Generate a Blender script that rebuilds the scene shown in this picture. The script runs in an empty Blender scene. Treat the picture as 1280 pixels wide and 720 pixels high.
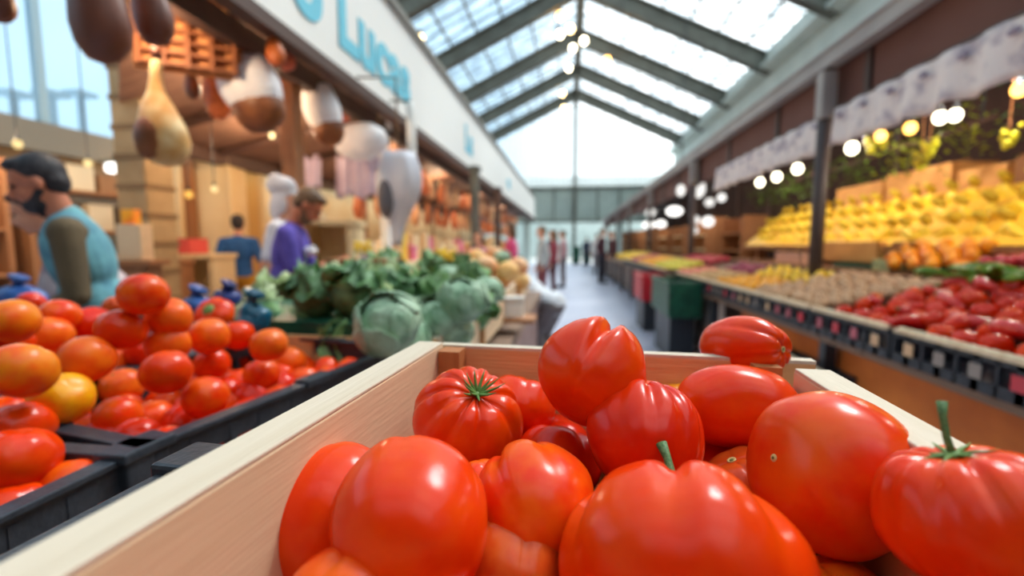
import bpy, bmesh, math, random
from mathutils import Vector, Matrix, Euler, noise
R = math.radians
PI = math.pi
S = bpy.context.scene
COL = S.collection
random.seed(7)

# ---------------------------------------------------------------- camera
CAM = Vector((0, 0, 1.25)); YAW = R(7.23); PIT = R(-5.5); FPX = 560.0
cd = bpy.data.cameras.new('camera'); cam = bpy.data.objects.new('camera', cd); COL.objects.link(cam)
cam.location = CAM; cam.rotation_euler = (R(90) + PIT, 0, YAW)
cd.sensor_width = 36; cd.lens = FPX / 1280 * 36; cd.clip_start = 0.01; cd.clip_end = 300
cd.dof.use_dof = True; cd.dof.focus_distance = 0.30; cd.dof.aperture_fstop = 3.2
S.camera = cam
FWD = Vector((-math.sin(YAW) * math.cos(PIT), math.cos(YAW) * math.cos(PIT), math.sin(PIT)))
RT = Vector((math.cos(YAW), math.sin(YAW), 0)); UPV = RT.cross(FWD)
def ray(px, py): return FWD + RT * ((px - 640) / FPX) + UPV * ((360 - py) / FPX)
def V(px, py, w): return CAM + ray(px, py) * w
def on_x(px, py, x): r = ray(px, py); return CAM + r * ((x - CAM.x) / r.x)
def on_z(px, py, z): r = ray(px, py); return CAM + r * ((z - CAM.z) / r.z)

# ---------------------------------------------------------------- world and light
S.view_settings.view_transform = 'Standard'; S.view_settings.look = 'None'
S.view_settings.gamma = 1; S.view_settings.use_curve_mapping = False
S.view_settings.exposure = 0.42
wd = bpy.data.worlds.new('sky'); S.world = wd; wd.use_nodes = True
nt = wd.node_tree; nt.nodes.clear()
tc = nt.nodes.new('ShaderNodeTexCoord'); sp = nt.nodes.new('ShaderNodeSeparateXYZ')
nt.links.new(tc.outputs['Generated'], sp.inputs[0])
mr = nt.nodes.new('ShaderNodeMapRange'); mr.interpolation_type = 'SMOOTHSTEP'
mr.inputs[1].default_value = -0.16; mr.inputs[2].default_value = 0.14
nt.links.new(sp.outputs['X'], mr.inputs[0])
mx = nt.nodes.new('ShaderNodeMix'); mx.data_type = 'RGBA'
mx.inputs[6].default_value = (0.66, 0.98, 1.22, 1); mx.inputs[7].default_value = (2.6, 2.7, 2.7, 1)
nt.links.new(mr.outputs[0], mx.inputs[0])
bg = nt.nodes.new('ShaderNodeBackground'); bg.inputs[1].default_value = 1.0
nt.links.new(mx.outputs[2], bg.inputs[0])
wo = nt.nodes.new('ShaderNodeOutputWorld'); nt.links.new(bg.outputs[0], wo.inputs[0])
sl = bpy.data.lights.new('sun', 'SUN'); sl.energy = 4.8; sl.angle = R(16); sl.color = (1, 0.95, 0.88)
so = bpy.data.objects.new('sun', sl); COL.objects.link(so)
so.rotation_euler = Vector((-0.36, -0.46, -0.80)).to_track_quat('-Z', 'Y').to_euler()   # shines from ahead, high above the aisle
so.location = (0, 5, 12)

# ---------------------------------------------------------------- materials
MATS = {}
def mat(name, col, rough=0.6, col2=None, scale=6.0, stretch=(1, 1, 1), bump=0.0, bscale=40.0, metal=0.0, coat=0.0,
        sss=0.0, lo=0.35, hi=0.65, emit=None, estr=0.0, spec=0.45, detail=4.0, dist=0.0):
    if name.startswith('tomato'): spec = 0.3
    if name in MATS: return MATS[name]
    m = bpy.data.materials.new(name); m.use_nodes = True; n = m.node_tree
    b = n.nodes['Principled BSDF']
    b.inputs['Base Color'].default_value = (*col, 1); b.inputs['Roughness'].default_value = rough
    b.inputs['Metallic'].default_value = metal; b.inputs['Coat Weight'].default_value = coat
    b.inputs['Specular IOR Level'].default_value = spec
    if sss:
        b.inputs['Subsurface Weight'].default_value = sss; b.inputs['Subsurface Radius'].default_value = (1, 0.25, 0.08)
        b.inputs['Subsurface Scale'].default_value = 0.012
    if emit: b.inputs['Emission Color'].default_value = (*emit, 1); b.inputs['Emission Strength'].default_value = estr
    t = n.nodes.new('ShaderNodeTexCoord'); mp = n.nodes.new('ShaderNodeMapping'); mp.inputs['Scale'].default_value = stretch
    n.links.new(t.outputs['Object'], mp.inputs[0])
    if col2:
        no = n.nodes.new('ShaderNodeTexNoise'); no.inputs['Scale'].default_value = scale; no.inputs['Detail'].default_value = detail
        no.inputs['Distortion'].default_value = dist
        r = n.nodes.new('ShaderNodeMapRange'); r.inputs[1].default_value = lo; r.inputs[2].default_value = hi
        mi = n.nodes.new('ShaderNodeMix'); mi.data_type = 'RGBA'
        mi.inputs[6].default_value = (*col, 1); mi.inputs[7].default_value = (*col2, 1)
        n.links.new(mp.outputs[0], no.inputs['Vector']); n.links.new(no.outputs[0], r.inputs[0])
        n.links.new(r.outputs[0], mi.inputs[0]); n.links.new(mi.outputs[2], b.inputs['Base Color'])
    if bump:
        nb = n.nodes.new('ShaderNodeTexNoise'); nb.inputs['Scale'].default_value = bscale
        bu = n.nodes.new('ShaderNodeBump'); bu.inputs['Strength'].default_value = bump; bu.inputs['Distance'].default_value = 0.01
        n.links.new(mp.outputs[0], nb.inputs['Vector']); n.links.new(nb.outputs[0], bu.inputs['Height'])
        n.links.new(bu.outputs[0], b.inputs['Normal'])
    MATS[name] = m
    return m
def c8(r, g, b):
    f = lambda v: (v / 255 / 12.92) if v / 255 <= 0.04045 else ((v / 255 + 0.055) / 1.055) ** 2.4
    return (f(r), f(g), f(b))
def wood_mat(name, a, b_, scale=9, axis='y', **k):
    st = {'y': (9, 0.55, 9), 'x': (0.55, 9, 9), 'z': (9, 9, 0.55)}[axis]
    return mat(name, a, k.pop('rough', 0.6), b_, scale, st, bump=k.pop('bump', 0.15), bscale=30, lo=0.3, hi=0.75, dist=1.2, **k)
def lamp_mat(name, col, s):
    if name in MATS: return MATS[name]
    m = bpy.data.materials.new(name); m.use_nodes = True; n = m.node_tree; n.nodes.clear()
    e = n.nodes.new('ShaderNodeEmission'); e.inputs[0].default_value = (*col, 1); e.inputs[1].default_value = s
    o = n.nodes.new('ShaderNodeOutputMaterial'); n.links.new(e.outputs[0], o.inputs[0]); MATS[name] = m; return m
def glass_mat(name, tint, frost, dark=None, scale=3.0):
    m = bpy.data.materials.new(name); m.use_nodes = True; n = m.node_tree; n.nodes.clear()
    tr = n.nodes.new('ShaderNodeBsdfTransparent'); tr.inputs[0].default_value = (*tint, 1)
    tl = n.nodes.new('ShaderNodeBsdfTranslucent'); tl.inputs[0].default_value = (0.85, 0.88, 0.9, 1)
    a = n.nodes.new('ShaderNodeMixShader'); a.inputs[0].default_value = frost
    gl = n.nodes.new('ShaderNodeBsdfGlossy'); gl.inputs['Roughness'].default_value = 0.15
    b = n.nodes.new('ShaderNodeMixShader'); b.inputs[0].default_value = 0.04
    o = n.nodes.new('ShaderNodeOutputMaterial')
    n.links.new(tr.outputs[0], a.inputs[1]); n.links.new(tl.outputs[0], a.inputs[2])
    n.links.new(a.outputs[0], b.inputs[1]); n.links.new(gl.outputs[0], b.inputs[2]); n.links.new(b.outputs[0], o.inputs[0])
    if dark:
        t = n.nodes.new('ShaderNodeTexCoord'); no = n.nodes.new('ShaderNodeTexNoise'); no.inputs['Scale'].default_value = scale
        no.inputs['Detail'].default_value = 5
        r = n.nodes.new('ShaderNodeMapRange'); r.inputs[1].default_value = 0.4; r.inputs[2].default_value = 0.62
        mi = n.nodes.new('ShaderNodeMix'); mi.data_type = 'RGBA'; mi.inputs[6].default_value = (*dark, 1); mi.inputs[7].default_value = (*tint, 1)
        n.links.new(t.outputs['Object'], no.inputs['Vector']); n.links.new(no.outputs[0], r.inputs[0])
        n.links.new(r.outputs[0], mi.inputs[0]); n.links.new(mi.outputs[2], tr.inputs[0])
    MATS[name] = m
    return m

# ---------------------------------------------------------------- mesh helpers
class MB:
    def __init__(s): s.v = []; s.f = []
    def add(s, vs, fs):
        k = len(s.v); s.v += [Vector(p) for p in vs]; s.f += [tuple(i + k for i in q) for q in fs]; return s
    def box(s, c, d, rz=0.0, m=None):
        x, y, z = d[0] / 2, d[1] / 2, d[2] / 2
        p = [Vector((a * x, b * y, e * z)) for e in (-1, 1) for b in (-1, 1) for a in (-1, 1)]
        M = (m if m is not None else Matrix.Rotation(rz, 3, 'Z'))
        p = [M @ q + Vector(c) for q in p]
        return s.add(p, [(0, 2, 3, 1), (4, 5, 7, 6), (0, 1, 5, 4), (2, 6, 7, 3), (0, 4, 6, 2), (1, 3, 7, 5)])
    def path(s, pts, rad, n=8, flat=None, cap=True):
        pts = [Vector(p) for p in pts]; vs = []; fs = []
        if isinstance(rad, (int, float)): rad = [rad] * len(pts)
        prev = None
        for i, p in enumerate(pts):
            t = (pts[min(i + 1, len(pts) - 1)] - pts[max(i - 1, 0)]).normalized()
            if prev is None:
                a = Vector((0, 0, 1)) if abs(t.z) < 0.9 else Vector((1, 0, 0))
                u = t.cross(a).normalized()
            else:
                u = (prev - t * prev.dot(t)).normalized()
            prev = u; w = t.cross(u)
            for k in range(n):
                A = 2 * PI * k / n
                vs.append(p + u * math.cos(A) * rad[i] + w * math.sin(A) * rad[i] * (flat or 1))
        for i in range(len(pts) - 1):
            for k in range(n):
                fs.append((i * n + k, i * n + (k + 1) % n, (i + 1) * n + (k + 1) % n, (i + 1) * n + k))
        if cap:
            fs.append(tuple(range(n))[::-1]); fs.append(tuple((len(pts) - 1) * n + k for k in range(n)))
        return s.add(vs, fs)
    def ell(s, c, r, m=None, nu=16, nv=10):
        M = m if m is not None else Matrix.Identity(3)
        if isinstance(r, (int, float)): r = (r, r, r)
        vs = [Vector((0, 0, r[2]))]
        for j in range(1, nv):
            t = PI * j / nv
            for i in range(nu):
                a = 2 * PI * i / nu
                vs.append(Vector((r[0] * math.sin(t) * math.cos(a), r[1] * math.sin(t) * math.sin(a), r[2] * math.cos(t))))
        vs.append(Vector((0, 0, -r[2])))
        fs = [(0, 1 + i, 1 + (i + 1) % nu) for i in range(nu)]
        for j in range(nv - 2):
            for i in range(nu):
                fs.append((1 + j * nu + i, 1 + (j + 1) * nu + i, 1 + (j + 1) * nu + (i + 1) % nu, 1 + j * nu + (i + 1) % nu))
        L = len(vs) - 1
        fs += [(L, 1 + (nv - 2) * nu + (i + 1) % nu, 1 + (nv - 2) * nu + i) for i in range(nu)]
        return s.add([M @ p + Vector(c) for p in vs], fs)
    def cap2(s, a, b, ra, rb, n=12):        # tapered limb with round ends
        a = Vector(a); b = Vector(b); s.path([a, b], [ra, rb], n); s.ell(a, ra, nu=n, nv=8); s.ell(b, rb, nu=n, nv=8); return s
    def lathe(s, prof, c=(0, 0, 0), n=20, m=None):
        M = m if m is not None else Matrix.Identity(3); vs = []; fs = []
        for r, z in prof:
            for k in range(n):
                a = 2 * PI * k / n; vs.append(M @ Vector((r * math.cos(a), r * math.sin(a), z)) + Vector(c))
        for i in range(len(prof) - 1):
            for k in range(n): fs.append((i * n + k, i * n + (k + 1) % n, (i + 1) * n + (k + 1) % n, (i + 1) * n + k))
        fs.append(tuple(range(n))[::-1]); fs.append(tuple((len(prof) - 1) * n + k for k in range(n)))
        return s.add(vs, fs)
    def sheet(s, grid, th=0.0):              # grid: rows of points; th gives it thickness
        nr, nc = len(grid), len(grid[0]); vs = [Vector(p) for r in grid for p in r]
        fs = [(i * nc + j, i * nc + j + 1, (i + 1) * nc + j + 1, (i + 1) * nc + j) for i in range(nr - 1) for j in range(nc - 1)]
        return s.add(vs, fs)
    def mesh(s, name, m, smooth=False):
        me = bpy.data.meshes.new(name); me.from_pydata(s.v, [], s.f); me.materials.append(m)
        if smooth: me.polygons.foreach_set('use_smooth', [True] * len(me.polygons))
        me.update(); return me
    def build(s, name, m, parent=None, smooth=False, bevel=0.0, solid=0.0, fix=True):
        me = s.mesh(name, m, smooth)
        if fix:
            bm = bmesh.new(); bm.from_mesh(me); bmesh.ops.recalc_face_normals(bm, faces=bm.faces); bm.to_mesh(me); bm.free()
        o = bpy.data.objects.new(name, me); COL.objects.link(o)
        if parent is not None: o.parent = parent
        if bevel:
            b = o.modifiers.new('bevel', 'BEVEL'); b.width = bevel; b.segments = 2; b.limit_method = 'ANGLE'
        if solid:
            b = o.modifiers.new('solid', 'SOLIDIFY'); b.thickness = solid
        return o
def tag(o, label=None, cat=None, group=None, kind=None):
    if label: o['label'] = label
    if cat: o['category'] = cat
    if group: o['group'] = group
    if kind: o['kind'] = kind
    return o
def thing(name, label, cat, loc=(0, 0, 0), rz=0.0, group=None):
    o = bpy.data.objects.new(name, None); COL.objects.link(o); o.empty_display_size = 0.05
    o.location = loc; o.rotation_euler = (0, 0, rz); return tag(o, label, cat, group)
def struct(name, mb, m, **k): return tag(mb.build(name, m, **k), kind='structure')
def dup(o, parent=None):
    c = o.copy(); COL.objects.link(c)
    if parent is not None: c.parent = parent
    for ch in list(o.children): dup(ch, c)
    return c
def place(root, used, loc, rot=None, scale=None, label=None, group=None, matl=None):
    """copy of a prototype (or the prototype itself the first time)"""
    o = root if not used.get(root.name) else dup(root)
    used[root.name] = True
    o.location = loc
    if rot is not None:
        o.rotation_euler = rot if isinstance(rot, Euler) else Euler(rot)
    if scale is not None: o.scale = scale if isinstance(scale, (tuple, list, Vector)) else (scale,) * 3
    if label: o['label'] = label
    if group: o['group'] = group
    elif 'group' in o and group == '': del o['group']
    return o
USED = {}
def axis_rot(axis, roll=0.0):
    """rotation that takes local +Z to AXIS, after a roll about Z"""
    q = Vector(axis).normalized().to_track_quat('Z', 'Y')
    return (q.to_matrix() @ Matrix.Rotation(roll, 3, 'Z')).to_euler()

M_ = {}
M_['red'] = mat('tomato_red', c8(230, 54, 6), 0.19, c8(236, 78, 6), 1.5, sss=0.05, lo=0.4, hi=0.75, bump=0.03, bscale=60)
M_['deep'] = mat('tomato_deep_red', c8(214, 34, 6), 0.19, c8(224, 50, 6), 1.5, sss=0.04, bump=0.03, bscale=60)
M_['orangered'] = mat('tomato_orange_red', c8(232, 54, 8), 0.24, c8(238, 92, 12), 1.6, coat=0.05, sss=0.05)
M_['orange'] = mat('tomato_orange', c8(238, 86, 14), 0.3, c8(242, 112, 20), 1.8)
M_['amber'] = mat('tomato_amber', c8(240, 134, 20), 0.3, c8(240, 92, 16), 1.4)
M_['yellow'] = mat('tomato_yellow', c8(246, 172, 16), 0.3, c8(240, 140, 14), 1.8)
M_['brownred'] = mat('tomato_brown_red', c8(206, 66, 18), 0.26, c8(214, 92, 30), 2.2)
M_['calyx'] = mat('calyx_green', c8(62, 108, 42), 0.6, c8(110, 140, 62), 90)
M_['scar'] = mat('scar_cream', c8(214, 190, 120), 0.8)
M_['scar_dark'] = mat('scar_dark', c8(96, 96, 40), 0.8)
M_['board'] = wood_mat('poplar_board', c8(214, 184, 146), c8(226, 196, 160), 2.2, bump=0.05)
M_['boardtop'] = wood_mat('sawn_board_edge', c8(216, 200, 178), c8(206, 187, 162), 3, bump=0.12)
M_['boardx'] = wood_mat('poplar_board_across', c8(218, 162, 104), c8(226, 174, 120), 4, axis='x')
M_['boardz'] = wood_mat('poplar_post', c8(168, 100, 52), c8(186, 118, 66), 5, axis='z')
M_['black'] = mat('black_plastic', c8(40, 46, 54), 0.42, c8(52, 58, 66), 60, bump=0.1, bscale=150)
M_['green_plastic'] = mat('green_plastic', c8(24, 92, 66), 0.45, c8(16, 66, 50), 20)
M_['red_plastic'] = mat('red_plastic', c8(196, 36, 50), 0.45, c8(170, 24, 40), 20)
M_['blue_plastic'] = mat('blue_plastic', c8(28, 70, 140), 0.4, c8(50, 96, 164), 30)
M_['teal_plastic'] = mat('teal_film', c8(12, 100, 128), 0.3, c8(18, 74, 100), 30, bump=0.4, bscale=40)
# ================================================================ THE HALL
CONC = mat('floor_concrete', c8(168, 176, 198), 0.42, c8(186, 192, 210), 0.8, bump=0.02, bscale=8)
struct('floor', MB().box((0.3, 11.5, -0.05), (14, 39, 0.1)), CONC)
STEEL = mat('roof_steel', c8(92, 92, 82), 0.6, c8(108, 110, 100), 2)
STEELP = mat('eaves_paint', c8(226, 234, 226), 0.5, c8(212, 222, 214), 1.5)
WALLB = mat('hall_wall_paint', c8(150, 132, 108), 0.8, c8(120, 98, 76), 0.9)
GREENW = mat('gable_panel_green', c8(186, 202, 192), 0.6, c8(172, 188, 180), 1.2)
XL, XR, XM, YE = -6.2, 6.8, 0.32, 31.0
ZE, ZRG = 7.55, 10.6
glassL = glass_mat('roof_glass', (0.86, 0.9, 0.92), 0.12, (0.42, 0.5, 0.56), 1.6)
glassG = glass_mat('gable_glass', (0.56, 0.60, 0.60), 0.3)
# rafters (paired I-beams) with ridge and purlins
trY = [-6.6, -2.7, 1.2, 5.1, 9.0, 13.0, 16.9, 20.8, 24.6, 28.4]
def ibeam(mb, a, b, h, w):
    a = Vector(a); b = Vector(b); d = b - a; L = d.length; t = d.normalized()
    y = Vector((0, 1, 0)); z = t.cross(y).normalized()
    if z.z < 0: z = -z
    m = Matrix((t, y if abs(t.y) < 0.5 else Vector((1, 0, 0)), z)).transposed()
    c = (a + b) / 2
    for off, hh, ww in ((0, h, w * 0.35), (h / 2, h * 0.12, w), (-h / 2, h * 0.12, w)):
        mb.box(c + z * off, (L, ww, hh), m=m)
for y in trY:
    for X in (XL, XR):
        mb = MB(); ibeam(mb, (XM, y, ZRG - 0.25), (X, y, ZE - 0.25), 0.54, 0.32)
        struct('trim_rafter', mb, STEEL)
mb = MB(); mb.box((XM, 11.5, ZRG - 0.1), (0.34, 39, 0.32)); struct('trim_ridge', mb, STEEL)
for X, sgn in ((XL, 1), (XR, -1)):
    mb = MB(); mb.box((X, 11.5, ZE - 0.1), (0.5, 39, 0.7)); mb.box((X + sgn * 0.34, 11.5, ZE - 0.3), (0.18, 39, 0.14))
    struct('trim_eaves_gutter', mb, STEELP)
    # glazing bars: one lattice per slope
    mb = MB()
    for k in range(1, 7):
        t = k / 7; mb.box((X + (XM - X) * t, 11.5, ZE + (ZRG - ZE) * t + 0.06), (0.065, 39, 0.08))
    y = -7.75
    while y < YE:
        mb.path([(X, y, ZE + 0.12), (XM, y, ZRG + 0.12)], 0.03, 4); y += 0.65
    struct('trim_glazing_bars', mb, STEEL)
    g = MB(); g.add([(X, -8, ZE + 0.16), (X, YE, ZE + 0.16), (XM, YE, ZRG + 0.16), (XM, -8, ZRG + 0.16)], [(0, 1, 2, 3)])
    struct('window_%d' % (1 if X < 0 else 2), g, glassL, fix=False)
# gable end
g = MB(); g.add([(XL, YE, 5.1), (XR, YE, 5.1), (XR, YE, ZE), (XM, YE, ZRG), (XL, YE, ZE)], [(0, 1, 2, 3, 4)])
struct('window_3', g, glassG, fix=False)
mb = MB()
x = XL
while x < XR:
    top = ZE + (ZRG - ZE) * (1 - abs(x - XM) / (XR - XM)); mb.box((x, YE - 0.05, (5.1 + top) / 2), (0.035, 0.06, top - 5.1)); x += 0.36
struct('trim_gable_mullions', mb, mat('mullion_pale', c8(186, 202, 200), 0.6))
mb = MB(); mb.box((XM, YE - 0.3, 5.2), (0.24, 0.24, 10.6)); struct('trim_gable_post', mb, STEEL)
mb = MB(); mb.box((XM, YE, 3.95), (XR - XL, 0.2, 2.3)); struct('wall_far', mb, GREENW)
mb = MB()
for k in range(9): mb.box((XL + 0.8 + k * 1.45, YE - 0.14, 3.95), (0.07, 0.1, 2.3))
mb.box((XM, YE - 0.16, 2.82), (XR - XL, 0.16, 0.14)); mb.box((XM, YE - 0.16, 5.08), (XR - XL, 0.2, 0.14))
struct('trim_gable_ribs', mb, STEEL)
mb = MB()
for xx in (-6.2, -2.9, 3.4, 6.8): mb.box((xx, YE, 1.4), (0.5, 0.25, 2.8))
struct('wall_far_piers', mb, GREENW)
# ground and hedge outside the open end
struct('ground', MB().box((0, 47, -0.08), (50, 24, 0.1)), mat('yard', c8(170, 172, 170), 0.8, c8(150, 152, 150), 1))
struct('wall_outside', MB().box((0, 46, 4), (40, 0.4, 8)), mat('outside_facade', c8(176, 188, 184), 0.8, c8(150, 164, 160), 0.5))
# side walls
mb = MB(); mb.box((XL - 0.1, 11.5, 1.2), (0.2, 39, 2.4)); mb.box((XL - 0.1, 20, 5.1), (0.2, 22, 5.4)); mb.box((XL - 0.1, -4.5, 5.1), (0.2, 7, 5.4)); struct('wall_left', mb, WALLB)
mb = MB(); mb.box((XR + 0.1, 11.5, 5.5), (0.2, 39, 3.8)); struct('wall_right_upper', mb, STEELP)
mb = MB(); mb.box((XR + 0.1, 11.5, 1.8), (0.2, 39, 3.6)); struct('wall_right', mb, mat('right_wall_paint', c8(86, 64, 52), 0.85, c8(64, 46, 38), 1.1))
mb = MB(); mb.box((XL + 0.02, 4.2, 2.5), (0.22, 10.4, 0.34)); mb.box((XL + 0.02, 4.2, 7.1), (0.22, 10.4, 0.3)); struct('trim_window_sill', mb, mat('sill_grey', c8(122, 116, 104), 0.7))
g = MB(); g.add([(XL, -1, 2.6), (XL, 9.2, 2.6), (XL, 9.2, 7), (XL, -1, 7)], [(0, 1, 2, 3)])
struct('window_4', g, glass_mat('side_window_glass', (0.80, 0.84, 0.86), 0.25), fix=False)
mb = MB()
for y in (1.4, 2.15, 2.95, 3.8, 4.7, 5.6, 6.6, 7.7, 8.8): mb.box((XL + 0.04, y, 4.8), (0.08, 0.09, 4.5))
struct('trim_window_mullions', mb, mat('mullion_blue', c8(150, 178, 190), 0.5))
# masts seen through the side window
for y in (0.7, 2.3, 3.9):
    p = on_x({0.7: 16, 2.3: 64, 3.9: 100}[y], 118, -7.5)
    o = MB().path([(p.x, p.y, 0), (p.x, p.y, p.z)], 0.05, 8); o.box((p.x, p.y, p.z), (0.3, 0.3, 0.06)); struct('trim_outside_mast', o, MATS['mullion_blue'])

mb = MB(); mb.add([(XL - 0.2, -8.1, 0), (XR + 0.2, -8.1, 0), (XR + 0.2, -8.1, ZE), (XM, -8.1, ZRG + 0.1), (XL - 0.2, -8.1, ZE), (XL - 0.2, -8.3, 0), (XR + 0.2, -8.3, 0), (XR + 0.2, -8.3, ZE), (XM, -8.3, ZRG + 0.1), (XL - 0.2, -8.3, ZE)],
       [(0, 4, 3, 2, 1), (5, 6, 7, 8, 9), (0, 1, 6, 5), (1, 2, 7, 6), (2, 3, 8, 7), (3, 4, 9, 8), (4, 0, 5, 9)]); struct('wall_near', mb, MATS['right_wall_paint'])
# hall bulbs strung under the ridge
def hang_len(p):
    x, y, z = p
    if -4.6 < x < -2.1 and y > 2.0 - (x + 2.1) * 0.88: top = 2.98 + (x + 2.1) * 0.212
    elif 2.05 < x < 5.6: top = 2.74 + (x - 2.05) * 0.158
    else: top = ZE + 0.1 + (ZRG - ZE) * (1 - abs(x - XM) / (XR - XM))
    return top - z
def bulb(loc, r, label, col, s, group, cord=0.0, power=0.0):
    t = thing('pendant_bulb', label, 'lamp', loc, group=group)
    MB().ell((0, 0, 0), (r, r, r * 1.15), nu=14, nv=10).build('bulb', lamp_mat('bulb_%s_%d' % (col, int(s * 10)), {'warm': (1, 0.72, 0.32), 'white': (1, 0.88, 0.62), 'amber': (1, 0.5, 0.1)}[col], s), t, smooth=True)
    MB().lathe([(r * 0.5, r * 0.9), (r * 0.55, r * 1.6), (r * 0.3, r * 1.9)], n=10).build('socket', M_['black'], t)
    MB().path([(0, 0, r * 1.8), (0, 0, hang_len(loc))], 0.006, 5).build('cord', M_['black'], t)
    return t
for (px, py, w, c) in ((700, 20, 16, 'amber'), (713, 36, 16, 'warm'), (700, 43, 16.5, 'white'), (730, 51, 17, 'white'), (716, 60, 19, 'white'),
                       (711, 85, 21, 'white'), (703, 117, 24, 'warm'), (705, 135, 26, 'warm'), (778, 33, 15.5, 'amber'), (759, 75, 19, 'amber'), (524, 50, 11, 'warm')):
    bulb(V(px, py, w), 0.13, 'small glowing bulb strung below the roof ridge between the rafters', c, 9, 'bulbs below the roof ridge', 0.7)

# ================================================================ BUTCHER STALL with the white fascia
DW = wood_mat('dark_stall_wood', c8(74, 50, 42), c8(94, 66, 54), 6)
PLK = mat('canopy_planks', c8(150, 112, 92), 0.7, c8(120, 84, 66), 4, (1, 12, 1))
PW = wood_mat('pale_wood', c8(228, 200, 148), c8(238, 214, 168), 4, axis='z')
MW = wood_mat('mid_wood', c8(150, 98, 60), c8(176, 122, 80), 4, axis='z')
WHITE = mat('white_enamel', c8(246, 244, 238), 0.5)
CYAN = mat('cyan_lettering', c8(112, 204, 226), 0.5)
sg = thing('fascia_sign', 'long white fascia sign with sky-blue lettering above the butcher stall', 'sign', (-2.0, 0, 0))
MB().box((-0.03, 13.0, 3.33), (0.06, 26.6, 1.12)).build('panel', WHITE, sg)
MB().box((-0.02, 13.0, 3.93), (0.14, 26.6, 0.08)).build('top_rail', mat('grey_trim', c8(132, 128, 118), 0.5), sg)
MB().box((-0.04, 13.0, 2.73), (0.12, 26.6, 0.10)).build('bottom_rail', DW, sg)
def letters(txt, y, z, size, step=None, bold=0.03):
    cu = bpy.data.curves.new('lettering', 'FONT'); cu.body = txt; cu.size = size; cu.extrude = 0.004; cu.offset = bold; cu.space_character = 1.02
    to = bpy.data.objects.new('tmp_text', cu); COL.objects.link(to)
    dg = bpy.context.evaluated_depsgraph_get(); me = bpy.data.meshes.new_from_object(to.evaluated_get(dg)); bpy.data.objects.remove(to)
    me.materials.clear(); me.materials.append(CYAN)
    o = bpy.data.objects.new('lettering', me); COL.objects.link(o); o.parent = sg
    o.rotation_euler = (R(90), 0, R(90)); o.location = (0.008, y, z); return o
letters('Casa', 1.35, 3.2, 0.78)
letters('o Lucas', 3.15, 3.0, 0.78)
letters('Lu', 8.6, 3.08, 0.66)
letters('cas', 14.5, 3.12, 0.55)
# stall canopy
t = thing('stall_canopy', 'brown plank canopy of the butcher stall behind the white fascia', 'canopy', (0, 0, 0))
mb = MB(); mb.add([(-2.1, 2.0, 2.98), (-2.1, 26, 2.98), (-4.6, 26, 2.45), (-4.6, 4.2, 2.45), (-2.1, 2.0, 3.02), (-2.1, 26, 3.02), (-4.6, 26, 2.49), (-4.6, 4.2, 2.49)],
    [(0, 1, 2, 3), (7, 6, 5, 4), (0, 4, 5, 1), (2, 6, 7, 3), (1, 5, 6, 2), (0, 3, 7, 4)]); mb.build('plank_ceiling', PLK, t)
mb = MB(); mb.box((-4.55, 15.1, 2.38), (0.16, 21.8, 0.16)); mb.build('rear_beam', DW, t)
for y in (4.4, 5.4, 6.6, 8.2, 10.5, 13, 16, 20, 24):
    MB().path([(-2.1, y, 2.93), (-4.55, y, 2.42)], 0.05, 4).build('rafter', DW, t)
MB().box((-2.25, 13, 2.66), (0.1, 26, 0.16)).build('front_beam', DW, t)
# lattice rack high between column and hams
LS = 0.66
lt = thing('lattice_panel', 'warm-lit timber lattice panel hanging beside the banded column', 'lattice', V(233, 34, 2.9), YAW + R(25))
mb = MB()
for k in range(5): mb.box((-0.26 + k * 0.13, 0, 0), (0.03, 0.05, 0.8 * LS))
for k in range(8): mb.box((0, 0, (-0.37 + k * 0.107) * LS), (0.56, 0.04, 0.018))
mb.build('lattice_frame', wood_mat('lattice_wood', c8(122, 66, 30), c8(150, 84, 40), 5), lt)
MB().box((0, 0.06, 0), (0.6, 0.03, 0.84 * LS)).build('backing', mat('lattice_backing', c8(214, 150, 92), 0.6, c8(190, 120, 66), 5), lt)
# banded column
def column(loc, w, h, label):
    c = thing('stone_column', label, 'column', loc)
    mb = MB(); mb.box((0, 0, h / 2), (w, w, h)); mb.build('shaft', mat('column_stone', c8(186, 160, 120), 0.8, c8(166, 138, 98), 3), c, bevel=0.01)
    for k in range(11):
        MB().box((0, 0, 0.18 + k * 0.27), (w + 0.02, w + 0.02, 0.045)).build('band', mat('column_band', c8(136, 108, 76), 0.8), c)
    return c
p = V(188, 300, 4.4); column((p.x, p.y, 0), 0.31, 3.1, 'beige column with darker horizontal bands beside the big tan ham')
# timber posts of the stall front
def post(px, w, top, label, wd_=0.1, m=None, bottom=0.0, depth=None):
    p = V(px, 300, w); t_ = thing('timber_post', label, 'post', (p.x, p.y, 0), group=None)
    MB().box((0, 0, (top + bottom) / 2), (wd_, depth or wd_, top - bottom)).build('shaft', m or MW, t_, bevel=0.006)
    MB().box((0, 0, top - 0.06), (wd_ * 1.5, wd_ * 1.5, 0.08)).build('head_block', m or MW, t_)
    return t_
post(371, 3.9, 2.85, 'brown timber post between the paper-wrapped hams', 0.13)
post(483, 5.6, 2.75, 'pale painted post near the hanging white cloth', 0.1, WHITE)
post(594, 8.4, 2.7, 'slim grey metal post under the far part of the fascia', 0.14, STEEL)
post(622, 11.5, 2.7, 'slim brown post farther along under the fascia', 0.14, DW)
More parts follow.
